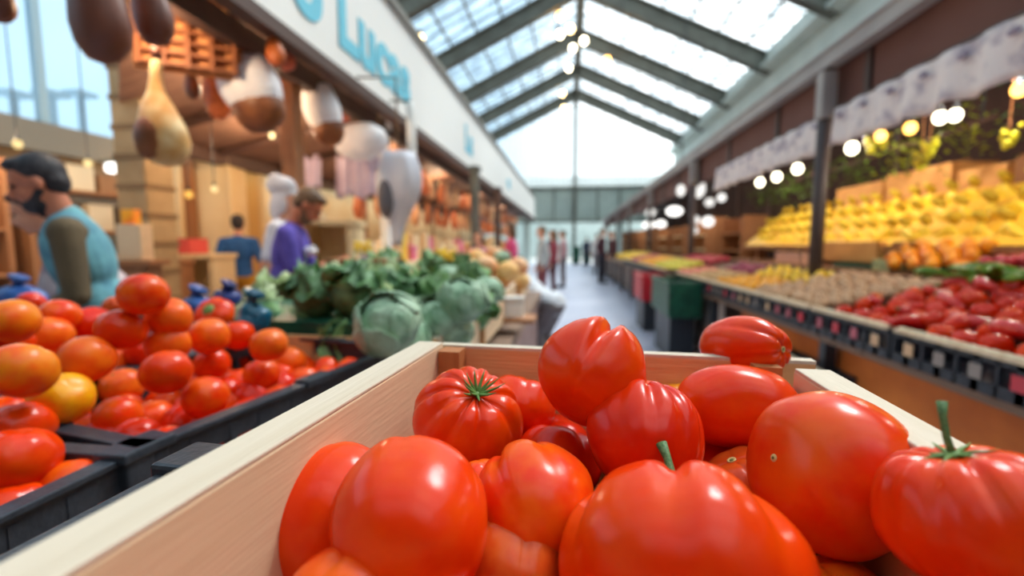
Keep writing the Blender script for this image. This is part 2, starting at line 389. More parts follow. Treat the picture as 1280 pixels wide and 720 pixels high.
# back wall of the stall: bright shop interior
CREAM = mat('cream_wall', c8(240, 214, 164), 0.7, c8(230, 196, 140), 1.5)
t = thing('shop_partition', 'warm cream partition wall behind the butcher stall', 'partition')
MB().box((-5.0, 15.5, 1.2), (0.08, 20.5, 2.4)).build('panel', CREAM, t)
for y in (5.4, 6.7, 8.4, 10.5, 13, 16, 20): MB().box((-4.94, y, 1.2), (0.06, 0.12, 2.4)).build('stile', MW, t)
# near counters / cabinets behind
def cabinet(px, pyt, w, wid, h, dep, label, m, shelves=2, zt=None, rz=None):
    p = V(px, pyt, w); c = thing('display_cabinet', label, 'cabinet', (p.x, p.y, 0), YAW if rz is None else rz); T = p.z if zt is None else zt
    mb = MB(); mb.box((-wid / 2, 0, T / 2), (0.05, dep, T)); mb.box((wid / 2, 0, T / 2), (0.05, dep, T)); mb.box((0, dep / 2, T / 2), (wid, 0.03, T)); mb.build('carcass', m, c)
    MB().box((0, 0, T + 0.02), (wid + 0.08, dep + 0.06, 0.05)).build('top', m, c, bevel=0.005)
    for k in range(shelves): MB().box((0, 0, T * (k + 0.4) / (shelves + 0.2)), (wid, dep, 0.03)).build('shelf', m, c)
    return c
cabinet(415, 282, 4.2, 0.44, 1.3, 0.35, 'pale wooden shelf cabinet in front of the man in purple', PW)
cabinet(250, 322, 5.1, 0.5, 1.1, 0.4, 'pale low cabinet below the red box by the column', PW)
cabinet(204, 330, 4.6, 0.28, 1.0, 0.4, 'small brown cabinet at the foot of the column', MW)
p = V(226, 315, 5.1); rb = thing('produce_box', 'pinkish red box on the low cabinets beside the column', 'box', (p.x, p.y, V(250, 322, 5.1).z + 0.046), YAW)
mb = MB(); mb.box((0, 0, 0.01), (0.42, 0.3, 0.02)); 
for sx in (-1, 1): mb.box((sx * 0.2, 0, 0.09), (0.02, 0.3, 0.16)); mb.box((0, sx * 0.15, 0.09), (0.42, 0.02, 0.16))
mb.build('tray', mat('pink_box', c8(216, 84, 78), 0.6), rb)
# cream slab and dark slab for the shaded opening far left of the stall
def slab(px0, px1, py0, py1, w, name, label, cat, m, dep=0.12, frame=None):
    a = V(px0, py0, w); b = V(px1, py1, w); wid = (px1 - px0) * w / FPX; h = (py1 - py0) * w / FPX
    t_ = thing(name, label, cat, ((a.x + b.x) / 2, (a.y + b.y) / 2, b.z), YAW)
    MB().box((0, 0, h / 2), (wid, dep, h)).build('body', m, t_, bevel=0.004)
    if frame:
        mb = MB()
        for sx in (-1, 1): mb.box((sx * wid / 2, -dep / 2, h / 2), (0.05, 0.05, h + 0.05)); mb.box((0, -dep / 2, h / 2 + sx * h / 2), (wid, 0.05, 0.05))
        mb.build('frame', frame, t_)
    return t_
# low stalls along the hall's left wall: shelves carrying boxes
def shelf_unit(loc, L, label, rz=0.0, levels=(0.5, 0.95, 1.4, 1.85), m=None):
    s = thing('wall_shelving', label, 'shelving', loc, rz)
    for z in levels: MB().box((0, 0, z), (0.4, L, 0.035)).build('shelf', m or MW, s)
    for y in (-L / 2, 0, L / 2): MB().box((0, y, 1.05), (0.42, 0.05, 2.1)).build('upright', m or MW, s)
    return s
shelf_unit((-5.7, 2.3, 0), 3.0, 'brown goods shelving on the wall below the tall window')
shelf_unit((-5.7, 5.4, 0), 2.8, 'brown goods shelving between the window and the banded column')
gp = [mat('goods_%d' % i, c, 0.6) for i, c in enumerate([c8(226, 206, 170), c8(196, 160, 112), c8(160, 112, 72), c8(240, 226, 200), c8(206, 128, 60), c8(118, 86, 62)])]
random.seed(3)
for (cx, cy) in ((-5.66, 2.3), (-5.66, 5.4)):
    for z in (0.518, 0.968, 1.418, 1.868):
        y = cy - 1.35
        while y < cy + 1.15:
            wd_ = random.uniform(0.16, 0.3); h = random.uniform(0.14, 0.3)
            if abs(y + wd_ / 2 - cy) > wd_ / 2 + 0.04:
                b = MB().box((0, 0, h / 2), (0.26, wd_, h)).box((0, 0, h), (0.27, wd_ + 0.01, 0.02)).build('goods_box', random.choice(gp), bevel=0.006)
                b.location = (cx, y + wd_ / 2, z); ci = gp.index(b.data.materials[0]); tag(b, '%s goods box on the %s board of the shelving %s' % (['cream', 'tan', 'brown', 'ivory', 'orange-brown', 'dark brown'][ci], {0.518: 'lowest', 0.968: 'second', 1.418: 'third', 1.868: 'top'}[z], 'below the tall window' if cy < 3 else 'next to the banded column'), 'box', 'goods on the wall shelving')
            y += wd_ + random.uniform(0.03, 0.08)
o = slab(247, 300, 205, 345, 6.2, 'cream_cupboard', 'tall cream cupboard glowing warmly beyond the column', 'cupboard', CREAM, 0.4, PW)
slab(221, 243, 212, 330, 6.0, 'dark_cupboard', 'narrow dark brown cupboard between column and cream cupboard', 'cupboard', DW, 0.3, MW)  # solid slab, the opening's shade is put into its dark brown colour
slab(300, 330, 215, 345, 6.8, 'shop_board', 'golden board standing beyond the man in the blue shirt', 'board', mat('gold_board', c8(232, 190, 120), 0.6), 0.1, PW)
slab(156, 172, 262, 282, 3.6, 'goods_carton', 'small bright yellow and orange carton beside the column', 'carton', mat('yellow_carton', c8(250, 190, 50), 0.5, c8(240, 120, 40), 8), 0.08)
slab(154, 184, 281, 325, 3.55, 'paper_sack', 'cream paper sack standing below the yellow carton', 'sack', mat('cream_sack', c8(232, 206, 168), 0.8), 0.12)
st = thing('serving_ledge', 'narrow wooden ledge carrying the cream paper sack', 'ledge', (V(169, 330, 3.55).x, V(169, 330, 3.55).y, 0), YAW)
zt_ = V(169, 325, 3.55).z
MB().box((0, 0, zt_ - 0.02), (0.4, 0.22, 0.04)).build('top', MW, st); MB().box((0, 0, zt_ / 2 - 0.02), (0.3, 0.16, zt_ - 0.04)).build('pedestal', MW, st)
# strip lamp and round lamps over the left stalls
lp = thing('strip_lamp', 'white glowing strip lamp over the shelving beneath the tall window', 'lamp', V(150, 210, 4.6), YAW)
MB().box((0, 0, 0), (0.26, 0.1, 0.1)).build('diffuser', lamp_mat('strip_white', (1, 0.96, 0.9), 2.5), lp, bevel=0.03)
MB().box((0, 0, 0.07), (0.3, 0.12, 0.04)).build('housing', STEEL, lp); MB().path([(0, 0, 0.08), (0, 0, hang_len(lp.location))], 0.006, 5).build('cord', M_['black'], lp)
bulb(V(110, 204, 4.4), 0.035, 'round cream bulb glowing beside the strip lamp', 'warm', 1.0, 'bulbs over the shelving', 0.6)
bulb(V(22, 180, 4.0), 0.035, 'round cream bulb glowing above the bearded man', 'warm', 1.0, 'bulbs over the shelving', 0.6)
bulb(V(236, 243, 5.0), 0.04, 'warm bulb glowing in front of the dark cupboard', 'amber', 1.0, 'bulbs beside the column', 0.8)
bulb(V(268, 236, 5.0), 0.035, 'warm bulb glowing in front of the cream cupboard', 'warm', 1.0, 'bulbs beside the column', 0.8)

# ---------------------------------------------------------------- hams and hanging goods
HAMT = mat('ham_rind_tan', c8(214, 160, 92), 0.5, c8(236, 206, 150), 7, lo=0.4, hi=0.6)
HAMB = mat('ham_flesh_brown', c8(112, 62, 32), 0.45, c8(150, 88, 44), 8)
HAMD = mat('ham_dark', c8(104, 56, 38), 0.5, c8(122, 68, 46), 6)
PAPER = mat('butcher_paper', c8(222, 218, 222), 0.7, c8(240, 236, 236), 6, bump=0.3, bscale=15)
ROPE = mat('rope', c8(120, 90, 60), 0.9)
def ham_top(p):
    return p[2] + hang_len(p) if (-4.6 < p[0] < -2.1 and p[1] > 2.0 - (p[0] + 2.1) * 0.88) else 2.9
def ham(top, length, wid, label, skin, wrap=None, patch=None, tilt=(0, 0), group='hams hanging along the butcher stall', railz=2.9, hoofm=None):
    """TOP: where the shank begins; the leg hangs down from it"""
    h = thing('hanging_ham', label, 'ham', top, random.uniform(0, 1), group); h.rotation_euler = (tilt[0], tilt[1], 0)
    L, w = length, wid / 2
    prof = [(0.12, 0.0), (0.22, -0.06), (0.25, -0.18), (0.34, -0.30), (0.66, -0.45), (0.94, -0.62), (1.0, -0.76), (0.88, -0.88), (0.55, -0.97), (0.1, -1.0)]
    mb = MB(); mb.lathe([(a * w, b * L) for a, b in prof], n=22)
    for v in mb.v:
        v.x += 0.14 * w * math.sin(v.z / L * 5.0); v.y *= 0.72
        v += Vector((1, 1, 0)) * 0.05 * w * noise.noise(v * 9)
    mb.build('leg_meat', skin, h, smooth=True)
    mb = MB(); mb.lathe([(0.18 * w, 0.10 * L), (0.2 * w, 0.03 * L), (0.15 * w, -0.01 * L)], n=12); mb.build('hoof', hoofm or HAMD, h, smooth=True)
    MB().path([(0, 0, 0.05 * L), (0, 0, max(0.1 * L + 0.05, ham_top(top) - top[2] + 0.01))], 0.007, 5).build('rope', ROPE, h)
    if wrap:
        z0, z1, ro = wrap; mb = MB(); n = 24; g = []
        for i in range(9):
            z = z0 + (z1 - z0) * i / 8; rr = w * (0.62 + 0.50 * math.sin(PI * min(1, (i + 1.2) / 9.5)) ) * ro
            g.append([Vector((rr * math.cos(2 * PI * k / n) + 0.14 * w * math.sin(z * 5), rr * 0.74 * math.sin(2 * PI * k / n) + 0.02 * w * math.sin(k * 3), z * L)) for k in range(n + 1)])
        mb.sheet(g); mb.build('paper_wrap', PAPER, h, smooth=True, solid=0.006)
    if patch:
        MB().ell((-0.02, -0.55 * w, -0.76 * L), (0.6 * w, 0.3 * w, 0.19 * L), nu=18, nv=12).build('cut_face', patch, h, smooth=True)
    return h
random.seed(5)
qq = [V(-12, -60, 2.0), V(110, -130, 2.0), V(183, -75, 2.2), V(196, 72, 2.6)]
t = thing('ham_rail', 'bent dark rail above the first hams of the butcher stall', 'rail')
MB().path([(q.x, q.y, 2.91) for q in qq] + [(-2.0, 2.9, 2.91)], 0.02, 8).build('bar', M_['black'], t, smooth=True)
for q in qq[1:]: MB().path([(q.x, q.y, 2.9), (q.x, q.y, 2.85)], 0.012, 6).build('hook', M_['black'], t)
ham(V(196, 72, 2.6), 0.62, 0.29, 'big tan ham with a brown cut face hanging before the banded column', HAMT, patch=HAMB, railz=2.75)
ham(V(183, -75, 2.2), 0.50, 0.20, 'small dark ham with grey tag hanging above the big tan ham', HAMD, railz=2.75)
ham(V(110, -130, 2.0), 0.72, 0.27, 'large dark brown ham hanging alone against the tall window', HAMD, railz=2.9)
ham(V(-12, -60, 2.0), 0.30, 0.16, 'dark ham tip showing at the picture edge above the tall window', HAMD, railz=2.9)
ham(V(296, 34, 3.2), 0.76, 0.38, 'thick ham in white paper hanging between lattice and brown post', HAMB, wrap=(-0.30, -0.86, 1.03), tilt=(0, R(-12)), railz=2.95)
ham(V(266, 52, 3.3), 0.56, 0.20, 'slim orange-brown ham hanging against the paper-wrapped thick one', mat('ham_orange', c8(206, 106, 44), 0.5, c8(176, 82, 36), 6), railz=2.95)
ham(V(394, 88, 4.0), 0.68, 0.29, 'ham in white paper hanging just past the brown post', HAMB, wrap=(-0.22, -0.86, 1.04), tilt=(0, R(-10)), railz=2.9)
ham(V(345, 60, 4.4), 0.66, 0.36, 'ham with a pale lilac paper wrap squeezed behind the brown post', mat('ham_rose', c8(196, 96, 70), 0.5), wrap=(-0.45, -0.95, 1.06), railz=2.9)
for i, (px, py, w, L, wd_, lab) in enumerate([(425, 95, 5.0, 0.5, 0.24, 'reddish ham hanging above the white cloth bundle'), (446, 100, 5.4, 0.5, 0.22, 'brown ham hanging next to the pale painted post'),
        (238, 72, 3.3, 0.3, 0.12, 'small brown ham hanging under the timber lattice'), (342, 30, 3.1, 0.28, 0.14, 'small reddish ham high behind the thick wrapped ham'), (356, 44, 3.4, 0.26, 0.14, 'rosy ham high behind the brown post')]):
    ham(V(px, py, w), L, wd_, lab, [MATS['ham_rose'], HAMB, HAMB, MATS['ham_orange'], MATS['ham_rose']][i], railz=2.85)
# rows of smaller cured goods farther along
CURED = [mat('cured_%d' % i, c, 0.5, d, 9) for i, (c, d) in enumerate([(c8(214, 150, 102), c8(234, 184, 140)), (c8(170, 96, 58), c8(196, 126, 84)), (c8(232, 194, 150), c8(214, 166, 118)), (c8(206, 104, 60), c8(224, 134, 84))])]
cp = []
for k in range(4):
    h = thing('cured_joint', '', 'cured meat', (0, 0, 0), group='cured joints hanging under the far fascia')
    mb = MB(); mb.lathe([(0.02, 0), (0.035, -0.08), (0.07, -0.18), (0.085, -0.30), (0.06, -0.40), (0.01, -0.44)], n=14)
    for v in mb.v: v.x += 0.02 * math.sin(v.z * 12 + k)
    mb.build('meat', CURED[k], h, smooth=True); MB().path([(0, 0, 0), (0, 0, 0.36)], 0.006, 4).build('string', ROPE, h); cp.append(h)
random.seed(11)
n_ = 0
for row, z0 in enumerate((2.45, 2.05)):
    y = 5.6
    while y < 20:
        o = place(cp[random.randrange(4)], USED, (-2.35 - 0.35 * row + random.uniform(-0.015, 0.015), y, z0 + random.uniform(-0.03, 0.03)), (0, 0, random.uniform(0, 6)), random.uniform(0.92, 1.1),
                  ['cured joint hanging from a string in the upper row under the far fascia', 'cured joint hanging from a string in the lower row under the far fascia'][row],
                  ['upper row of cured joints', 'lower row of cured joints'][row])
        y += random.uniform(0.32, 0.5) * (1 + y / 22); n_ += 1
for h in cp:
    if not USED.get(h.name):
        for ch in list(h.children): bpy.data.objects.remove(ch)
        bpy.data.objects.remove(h)
t = thing('hanging_rail', 'dark rail above the upper row of cured joints', 'rail'); MB().path([(-2.35, 5.2, 2.78), (-2.35, 21, 2.78)], 0.02, 8).build('bar', M_['black'], t)
t = thing('hanging_rail', 'dark rail above the lower row of cured joints', 'rail'); MB().path([(-2.7, 5.2, 2.36), (-2.7, 21, 2.36)], 0.02, 8).build('bar', M_['black'], t)
for y in (5.3, 9, 13, 17, 20.8): MB().path([(-2.7, y, 2.36), (-2.7, y, 2.85)], 0.012, 6).build('hanger', M_['black'], t)
# lilac sheets
LIL = mat('lilac_sheet', c8(196, 180, 206), 0.7, c8(214, 200, 220), 3)
for (px0, px1, py0, py1, w, lab) in ((366, 402, 196, 236, 4.9, 'lilac plastic sheet hanging just past the brown post'), (420, 474, 192, 246, 5.2, 'wide lilac plastic sheet hanging above the pale cabinet')):
    g = []
    for i in range(6):
        r_ = []
        for j in range(14):
            p = V(px0 + (px1 - px0) * j / 13, py0 + (py1 - py0) * i / 5 + 3 * math.sin(j), w); r_.append(p + FWD * 0.03 * math.sin(j * 1.7)) 
        g.append(r_)
    a = g[0][0]; t = thing('plastic_sheet', lab, 'sheet', a)
    MB().sheet([[q - a for q in r_] for r_ in g]).build('sheet', LIL, t, smooth=True, solid=0.008)
    mid = (g[0][0] + g[0][13]) / 2
    MB().path([g[0][0] - a, g[0][13] - a], 0.012, 6).build('rod', DW, t)
    MB().path([mid - a, mid - a + Vector((0, 0, hang_len(mid) + 0.02))], 0.006, 5).build('cord', ROPE, t)
# white cloth bundle (horizontal) and white cone
t = thing('cloth_bundle', 'white cloth-wrapped bundle slung horizontally beneath the reddish hams', 'bundle', V(450, 172, 4.8), YAW)
mb = MB(); mb.path([(-0.26, 0, 0), (-0.2, 0, -0.02), (-0.08, 0, -0.04), (0.06, 0, -0.04), (0.19, 0, 0), (0.27, 0, 0.04)], [0.05, 0.15, 0.19, 0.2, 0.17, 0.06], 20)
for v in mb.v: v += Vector((0, 0, 1)) * 0.02 * noise.noise(v * 12)
mb.build('cloth', PAPER, t, smooth=True)
for sx in (-0.2, 0.2): MB().path([(sx, 0, 0.1), (sx, 0, hang_len(t.location) + 0.03)], 0.008, 5).build('sling', ROPE, t)
t = thing('hanging_cloth', 'long white folded cloth hanging in a cone with a grey patch', 'cloth', V(497, 190, 4.2), YAW)
n = 26; g = []
for i in range(12):
    u = i / 11; rr = (0.10 + 0.13 * math.sin(PI * min(1, u * 1.15 + 0.1))) * (1.0 - 0.55 * u ** 2)
    g.append([Vector((rr * (1 + 0.12 * math.sin(5 * 2 * PI * k / n)) * math.cos(2 * PI * k / n) - 0.03 * u, 0.6 * rr * (1 + 0.12 * math.sin(5 * 2 * PI * k / n)) * math.sin(2 * PI * k / n), -0.88 * u)) for k in range(n + 1)])
MB().sheet(g).build('cloth', mat('white_cloth', c8(212, 214, 224), 0.8), t, smooth=True, solid=0.006)
mb = MB(); mb.ell((-0.09, -0.09, -0.42), (0.075, 0.05, 0.20), nu=18, nv=12); mb.build('patch', mat('grey_patch', c8(108, 106, 112), 0.8), t, smooth=True)
t.rotation_euler = (0, 0, 0); MB().path([(0, 0, -0.02), (0, 0, 0.67), (-1.99 - t.location.x, 0, 0.69)], 0.01, 6).build('cord', ROPE, t)
t = thing('paper_roll', 'upright white paper roll hanging under the fascia before the far meats', 'roll', V(515, 205, 5.0), YAW)
MB().lathe([(0.045, 0), (0.05, 0.03), (0.05, 0.62), (0.03, 0.66)], n=16).build('roll', WHITE, t, smooth=True); t.rotation_euler = (0, 0, 0); MB().path([(0, 0, 0.6), (0, 0, 0.68), (-1.99 - t.location.x, 0, 0.69)], 0.012, 6).build('hook', STEEL, t)
# sale stand of the butcher with packets
st = thing('market_counter', 'long wooden counter of the butcher stall behind the greens', 'counter')
MB().box((-2.6, 12.3, 0.98), (0.7, 15.6, 0.06)).build('worktop', PW, st); MB().box((-2.32, 12.3, 0.48), (0.06, 15.4, 0.94)).build('front_panel', PW, st); MB().box((-2.9, 12.3, 0.48), (0.06, 15.4, 0.94)).build('rear_panel', MW, st)
random.seed(21)
pk = [mat('packet_%d' % i, c, 0.6) for i, c in enumerate([c8(236, 206, 160), c8(226, 180, 124), c8(244, 222, 186), c8(208, 70, 50), c8(232, 188, 60), c8(60, 48, 50), c8(226, 120, 150)])]
for k in range(30):
    y = 4.9 + k * 0.34 * (1 + k * 0.012); h = random.uniform(0.22, 0.5); wd_ = random.uniform(0.16, 0.26)
    mb = MB(); mb.box((0, 0, h / 2), (0.2, wd_, h)); mb.box((0.005, 0, h * 0.55), (0.2, wd_ * 0.7, h * 0.25)); mb.path([(0, -wd_ * 0.4, h), (0, 0, h + 0.05), (0, wd_ * 0.4, h)], 0.012, 6)
    o = mb.build('goods_packet', random.choice(pk[:3] * 3 + pk), bevel=0.01); o.location = (-2.5 + random.uniform(-0.1, 0.1), y, 1.01)
    tag(o, '%s packet standing in the row at the %s of the butcher counter' % (['beige', 'tan', 'cream', 'red', 'yellow', 'black', 'pink'][pk.index(o.data.materials[0])], 'start' if k < 8 else ('middle' if k < 18 else 'far part')), 'packet', 'packets on the butcher counter')
# warm bulbs added to brighten the space under the butcher's canopy
def warm_light(loc, power, col=(1, 0.72, 0.45), r=0.05, parent=None):
    l = bpy.data.lights.new('bulb_light', 'POINT'); l.energy = power; l.color = col; l.shadow_soft_size = r
    o = bpy.data.objects.new('bulb_light', l); COL.objects.link(o); o.location = loc; return o
for i, (x, y) in enumerate(((-2.4, 2.35), (-2.9, 3.6), (-3.4, 4.9), (-2.9, 7.0), (-2.9, 10), (-2.9, 14), (-2.9, 19))):
    z = 2.62 if i != 2 else 2.5
    bulb((x, y, z), 0.03, 'warm bulb' + ' burning under the butcher canopy behind the fascia', 'warm', 2.5, 'bulbs under the butcher canopy', 0.2)
    warm_light((x, y, z - 0.08), 30 if i else 20)
for (x, y, z, pw) in ((-5.2, 3.4, 2.2, 22), (-5.4, 6.2, 2.2, 30)): warm_light((x, y, z), pw)  # added warm fill over the wall shelving, no bulb modelled at these points
# ================================================================ OUR STALL: tables, crates, produce
TBL = wood_mat('table_wood', c8(120, 96, 80), c8(140, 112, 92), 5)
t = thing('market_table', 'long wooden market table carrying the tomato and cabbage crates', 'table', (0, 0, 0))
MB().box((-1.07, 2.1, 0.78), (1.62, 5.0, 0.05)).build('tabletop', TBL, t)
MB().box((-0.31, 2.1, 0.40), (0.04, 4.8, 0.72)).build('apron', mat('table_skirt', c8(142, 116, 112), 0.8, c8(120, 96, 94), 3), t)
for y in (-0.3, 2.1, 4.5):
    for x in (-1.8, -0.37): MB().box((x, y, 0.378), (0.08, 0.08, 0.755)).build('leg', TBL, t)
t = thing('trestle', 'small wooden trestle holding up the wooden tomato crate', 'trestle', (0, 0, 0))
MB().box((0.05, 0.12, 0.97), (0.46, 0.8, 0.04)).build('top', TBL, t)
for y in (-0.2, 0.45):
    for x in (-0.12, 0.24): MB().box((x, y, 0.475), (0.05, 0.05, 0.95)).build('leg', TBL, t)

def wooden_crate(loc, rz, Wd, L, h, th, label, gap=0.03, gapl=None, top=None, endtop=None, front=True, over=0.03):
    """open crate; local +y runs away, origin at inner near-left corner of the floor"""
    c = thing('wooden_crate', label, 'crate', loc, rz)
    top = top or M_['boardtop']
    gap0 = gap
    for sx, x in ((-1, -th / 2), (1, Wd + th / 2)):
        gap = gap0 if (sx > 0 or gapl is None) else gapl
        b = MB().box((x, (L - gap) / 2, h / 2), (th, L - gap, h)).build('side_board', M_['board'], c, bevel=0.0012)
        MB().box((x, (L - gap) / 2, h + 0.0012), (th * 0.985, L - gap - 0.002, 0.003)).build('sawn_edge', top, b, bevel=0.001)
    e = MB().box((Wd / 2 + over / 2, L + 0.007, h / 2 - 0.002), (Wd + 2 * th * 0.2 + over, 0.012, h - 0.004)).build('end_board', M_['boardx'], c, bevel=0.0012)
    MB().box((Wd / 2 + over / 2, L + 0.007, h - 0.003), (Wd + 2 * th * 0.2 + over, 0.0118, 0.003)).build('sawn_edge', top, e)
    if front:
        MB().box((Wd / 2, -0.012, h / 2), (Wd + 2 * th, 0.014, h)).build('end_board', M_['boardx'], c, bevel=0.001)
    MB().box((Wd / 2, L / 2, 0.006), (Wd + th, L, 0.012)).build('bottom', M_['boardx'], c)
    for x in (0.012, Wd - 0.012): MB().box((x, L - 0.012, h / 2), (0.022, 0.022, h - 0.006)).build('corner_post', M_['boardz'], c)
    return c
CY = R(-4.0)
o0 = Vector((-0.1625, -0.02, 0.995))
wooden_crate(o0, CY, 0.319, 0.475, 0.151, 0.027, 'open wooden crate heaped with big ribbed red tomatoes', gap=0.042, gapl=0.004)

def black_crate(loc, rz, L, Wd, h, label, group=None, post=0.036, cells=10, m=None, cat='crate', name='plastic_crate', inner=None):
    """origin at the near right bottom corner; runs +y by L and -x by Wd"""
    m = m or M_['black']; c = thing(name, label, cat, loc, rz, group)
    MB().box((-Wd / 2, L / 2, 0.006), (Wd - 0.012, L - 0.012, 0.012)).build('base', m, c)
    def wall(p0, p1, nm):
        a = Vector(p0); b = Vector(p1); d = (b - a); LL = d.length; ang = math.atan2(d.y, d.x); mid = (a + b) / 2
        mb = MB(); M3 = Matrix.Rotation(ang, 3, 'Z')
        mb.box(mid + Vector((0, 0, h - 0.018)), (LL, 0.012, 0.036), m=M3); mb.box(mid + Vector((0, 0, 0.02)), (LL, 0.012, 0.04), m=M3)
        n = max(3, int(LL / 0.06))
        for k in range(n + 1):
            q = a + d * k / n; mb.box(q + Vector((0, 0, h / 2)), (0.013 if k % 3 else 0.03, 0.014, h - 0.02), m=M3)
        mb.box(a + d * 0.5 + Vector((0, 0, h / 2 - 0.01)), (LL * 0.16, 0.010, h - 0.05), m=M3)
        mb.build(nm, m, c)
        mb = MB(); mb.box(mid + Vector((0, 0, h + 0.002)), (LL, 0.026, 0.008), m=M3); mb.box(mid + Vector((0, 0, h - 0.012)), (LL, 0.004, 0.02), m=M3)
        mb.box(mid + Vector((0, 0, h + 0.004)), (0.07, 0.034, 0.014), m=M3); mb.build('rim', m, c, bevel=0.0018)
    wall((0, 0, 0), (0, L, 0), 'side_wall'); wall((-Wd, 0, 0), (-Wd, L, 0), 'side_wall')
    wall((0, 0, 0), (-Wd, 0, 0), 'end_wall'); wall((0, L, 0), (-Wd, L, 0), 'end_wall')
    for x in (0, -Wd):
        for y in (0, L):
            mb = MB(); mb.box((x, y, h / 2), (post, post, h)); mb.box((x, y, h + 0.006), (post + 0.01, post + 0.014, 0.014)); mb.build('corner_post', m, c, bevel=0.003)
    return c
BZ = 0.806
black_crate((-0.540, -0.135, BZ), R(0.0), 0.605, 0.40, 0.183, 'black slatted plastic crate of red tomatoes beside the wooden crate\'s long board')
black_crate((-0.540, 0.492, BZ), R(-11.2), 0.60, 0.42, 0.183, 'black slatted plastic crate under the big heap of orange tomatoes')
black_crate((-0.985, 0.42, BZ), R(-8), 0.60, 0.40, 0.183, 'black plastic crate farther from the aisle under yellow-shouldered tomatoes')
black_crate((-0.187, -0.10, BZ), R(-3.6), 0.37, 0.10, 0.283, 'narrow tall black crate pressed against the wooden crate', post=0.024)

# ---------------------------------------------------------------- tomatoes
def tomato_mesh(name, m, seed=0, lobes=8, groove=0.1, squash=0.82, dep=0.16, nu=72, nv=44, wob=0.03, full=0.92, one=None):
    rnd = random.Random(seed); a0, b0 = rnd.uniform(0, 6), rnd.uniform(0, 6); vs = []; fs = []
    ph = [rnd.uniform(0.5, 1.3) for _ in range(24)]
    def P(th, fi):
        w = fi + 0.28 * math.sin(fi + a0) + 0.12 * math.sin(2 * fi + b0)
        k = abs(math.sin(lobes * w / 2)); gi = int((lobes * w / (2 * PI)) + 0.5) % 24
        g = (1 - k) ** 2.2 * ph[gi] * min(1, th / 0.3)
        am = math.exp(-((th - 0.65) / 0.75) ** 2) + 0.22 * math.exp(-((th - 1.8) / 0.8) ** 2)
        r = 1 - groove * g * am + wob * noise.noise(Vector((math.sin(th) * math.cos(fi) * 1.3 + seed, math.sin(th) * math.sin(fi) * 1.3, math.cos(th) * 1.3))) * 2
        if one is not None:
            d = math.atan2(math.sin(fi - one), math.cos(fi - one)); r -= 0.30 * math.exp(-(d / 0.13) ** 2) * math.exp(-((th - 1.1) / 1.0) ** 2)
        st = math.sin(th) ** full if th < PI - 1e-6 else 0.0
        z = squash * r * math.cos(th) - dep * math.exp(-(th / 0.36) ** 2) + 0.05 * math.exp(-((PI - th) / 0.4) ** 2)
        return Vector((r * st * math.cos(fi), r * st * math.sin(fi), z))
    vs.append(P(0, 0)); 
    for j in range(1, nv):
        for i in range(nu): vs.append(P(PI * j / nv, 2 * PI * i / nu))
    vs.append(P(PI, 0)); L = len(vs) - 1
    fs += [(0, 1 + i, 1 + (i + 1) % nu) for i in range(nu)]
    for j in range(nv - 2):
        for i in range(nu): fs.append((1 + j * nu + i, 1 + (j + 1) * nu + i, 1 + (j + 1) * nu + (i + 1) % nu, 1 + j * nu + (i + 1) % nu))
    fs += [(L, 1 + (nv - 2) * nu + (i + 1) % nu, 1 + (nv - 2) * nu + i) for i in range(nu)]
    me = bpy.data.meshes.new(name); me.from_pydata([tuple(v) for v in vs], [], fs); me.materials.append(m)
    me.polygons.foreach_set('use_smooth', [True] * len(me.polygons)); me.update(); return me
def add_calyx(parent, z, kind='spiky', stem=0.0, seed=1, sc=1.0):
    rnd = random.Random(seed); mb = MB(); n = {'spiky': 13, 'leafy': 7, 'small': 6}[kind]
    for k in range(n):
        a = 2 * PI * k / n + rnd.uniform(-0.2, 0.2); L = sc * rnd.uniform(0.28, 0.4); u = Vector((math.cos(a), math.sin(a), 0))
        up_ = rnd.uniform(0.5, 1.2) if kind == 'spiky' else rnd.uniform(0.05, 0.35)
        pts = [Vector((0, 0, z)) + u * L * q + Vector((0, 0, 1)) * (L * up_ * q ** 1.4 + 0.02 * math.sin(q * 5)) for q in (0, 0.25, 0.5, 0.75, 1.0)]
        mb.path(pts, [0.030 * sc, 0.034 * sc, 0.026 * sc, 0.018 * sc, 0.004], 6, flat=0.55 if kind != 'spiky' else 0.8)
    mb.ell((0, 0, z + 0.01), (0.08 * sc, 0.08 * sc, 0.045 * sc)); mb.build('calyx', M_['calyx'], parent, smooth=True)
    if stem:
        MB().path([(0, 0, z), (0.03, 0, z + stem * 0.35), (0.09, -0.02, z + stem * 0.75), (0.16, -0.03, z + stem)], [0.045, 0.04, 0.042, 0.06], 8).build('stem', mat('stem_green', c8(106, 138, 84), 0.6, c8(60, 100, 50), 40), parent, smooth=True)
def VV(a, px=640, py=360):
    b = -ray(px, py).normalized(); r = (RT - b * RT.dot(b)).normalized(); u = b.cross(r)
    return (r * a[0] + u * a[1] + b * a[2]).normalized()
GT = None
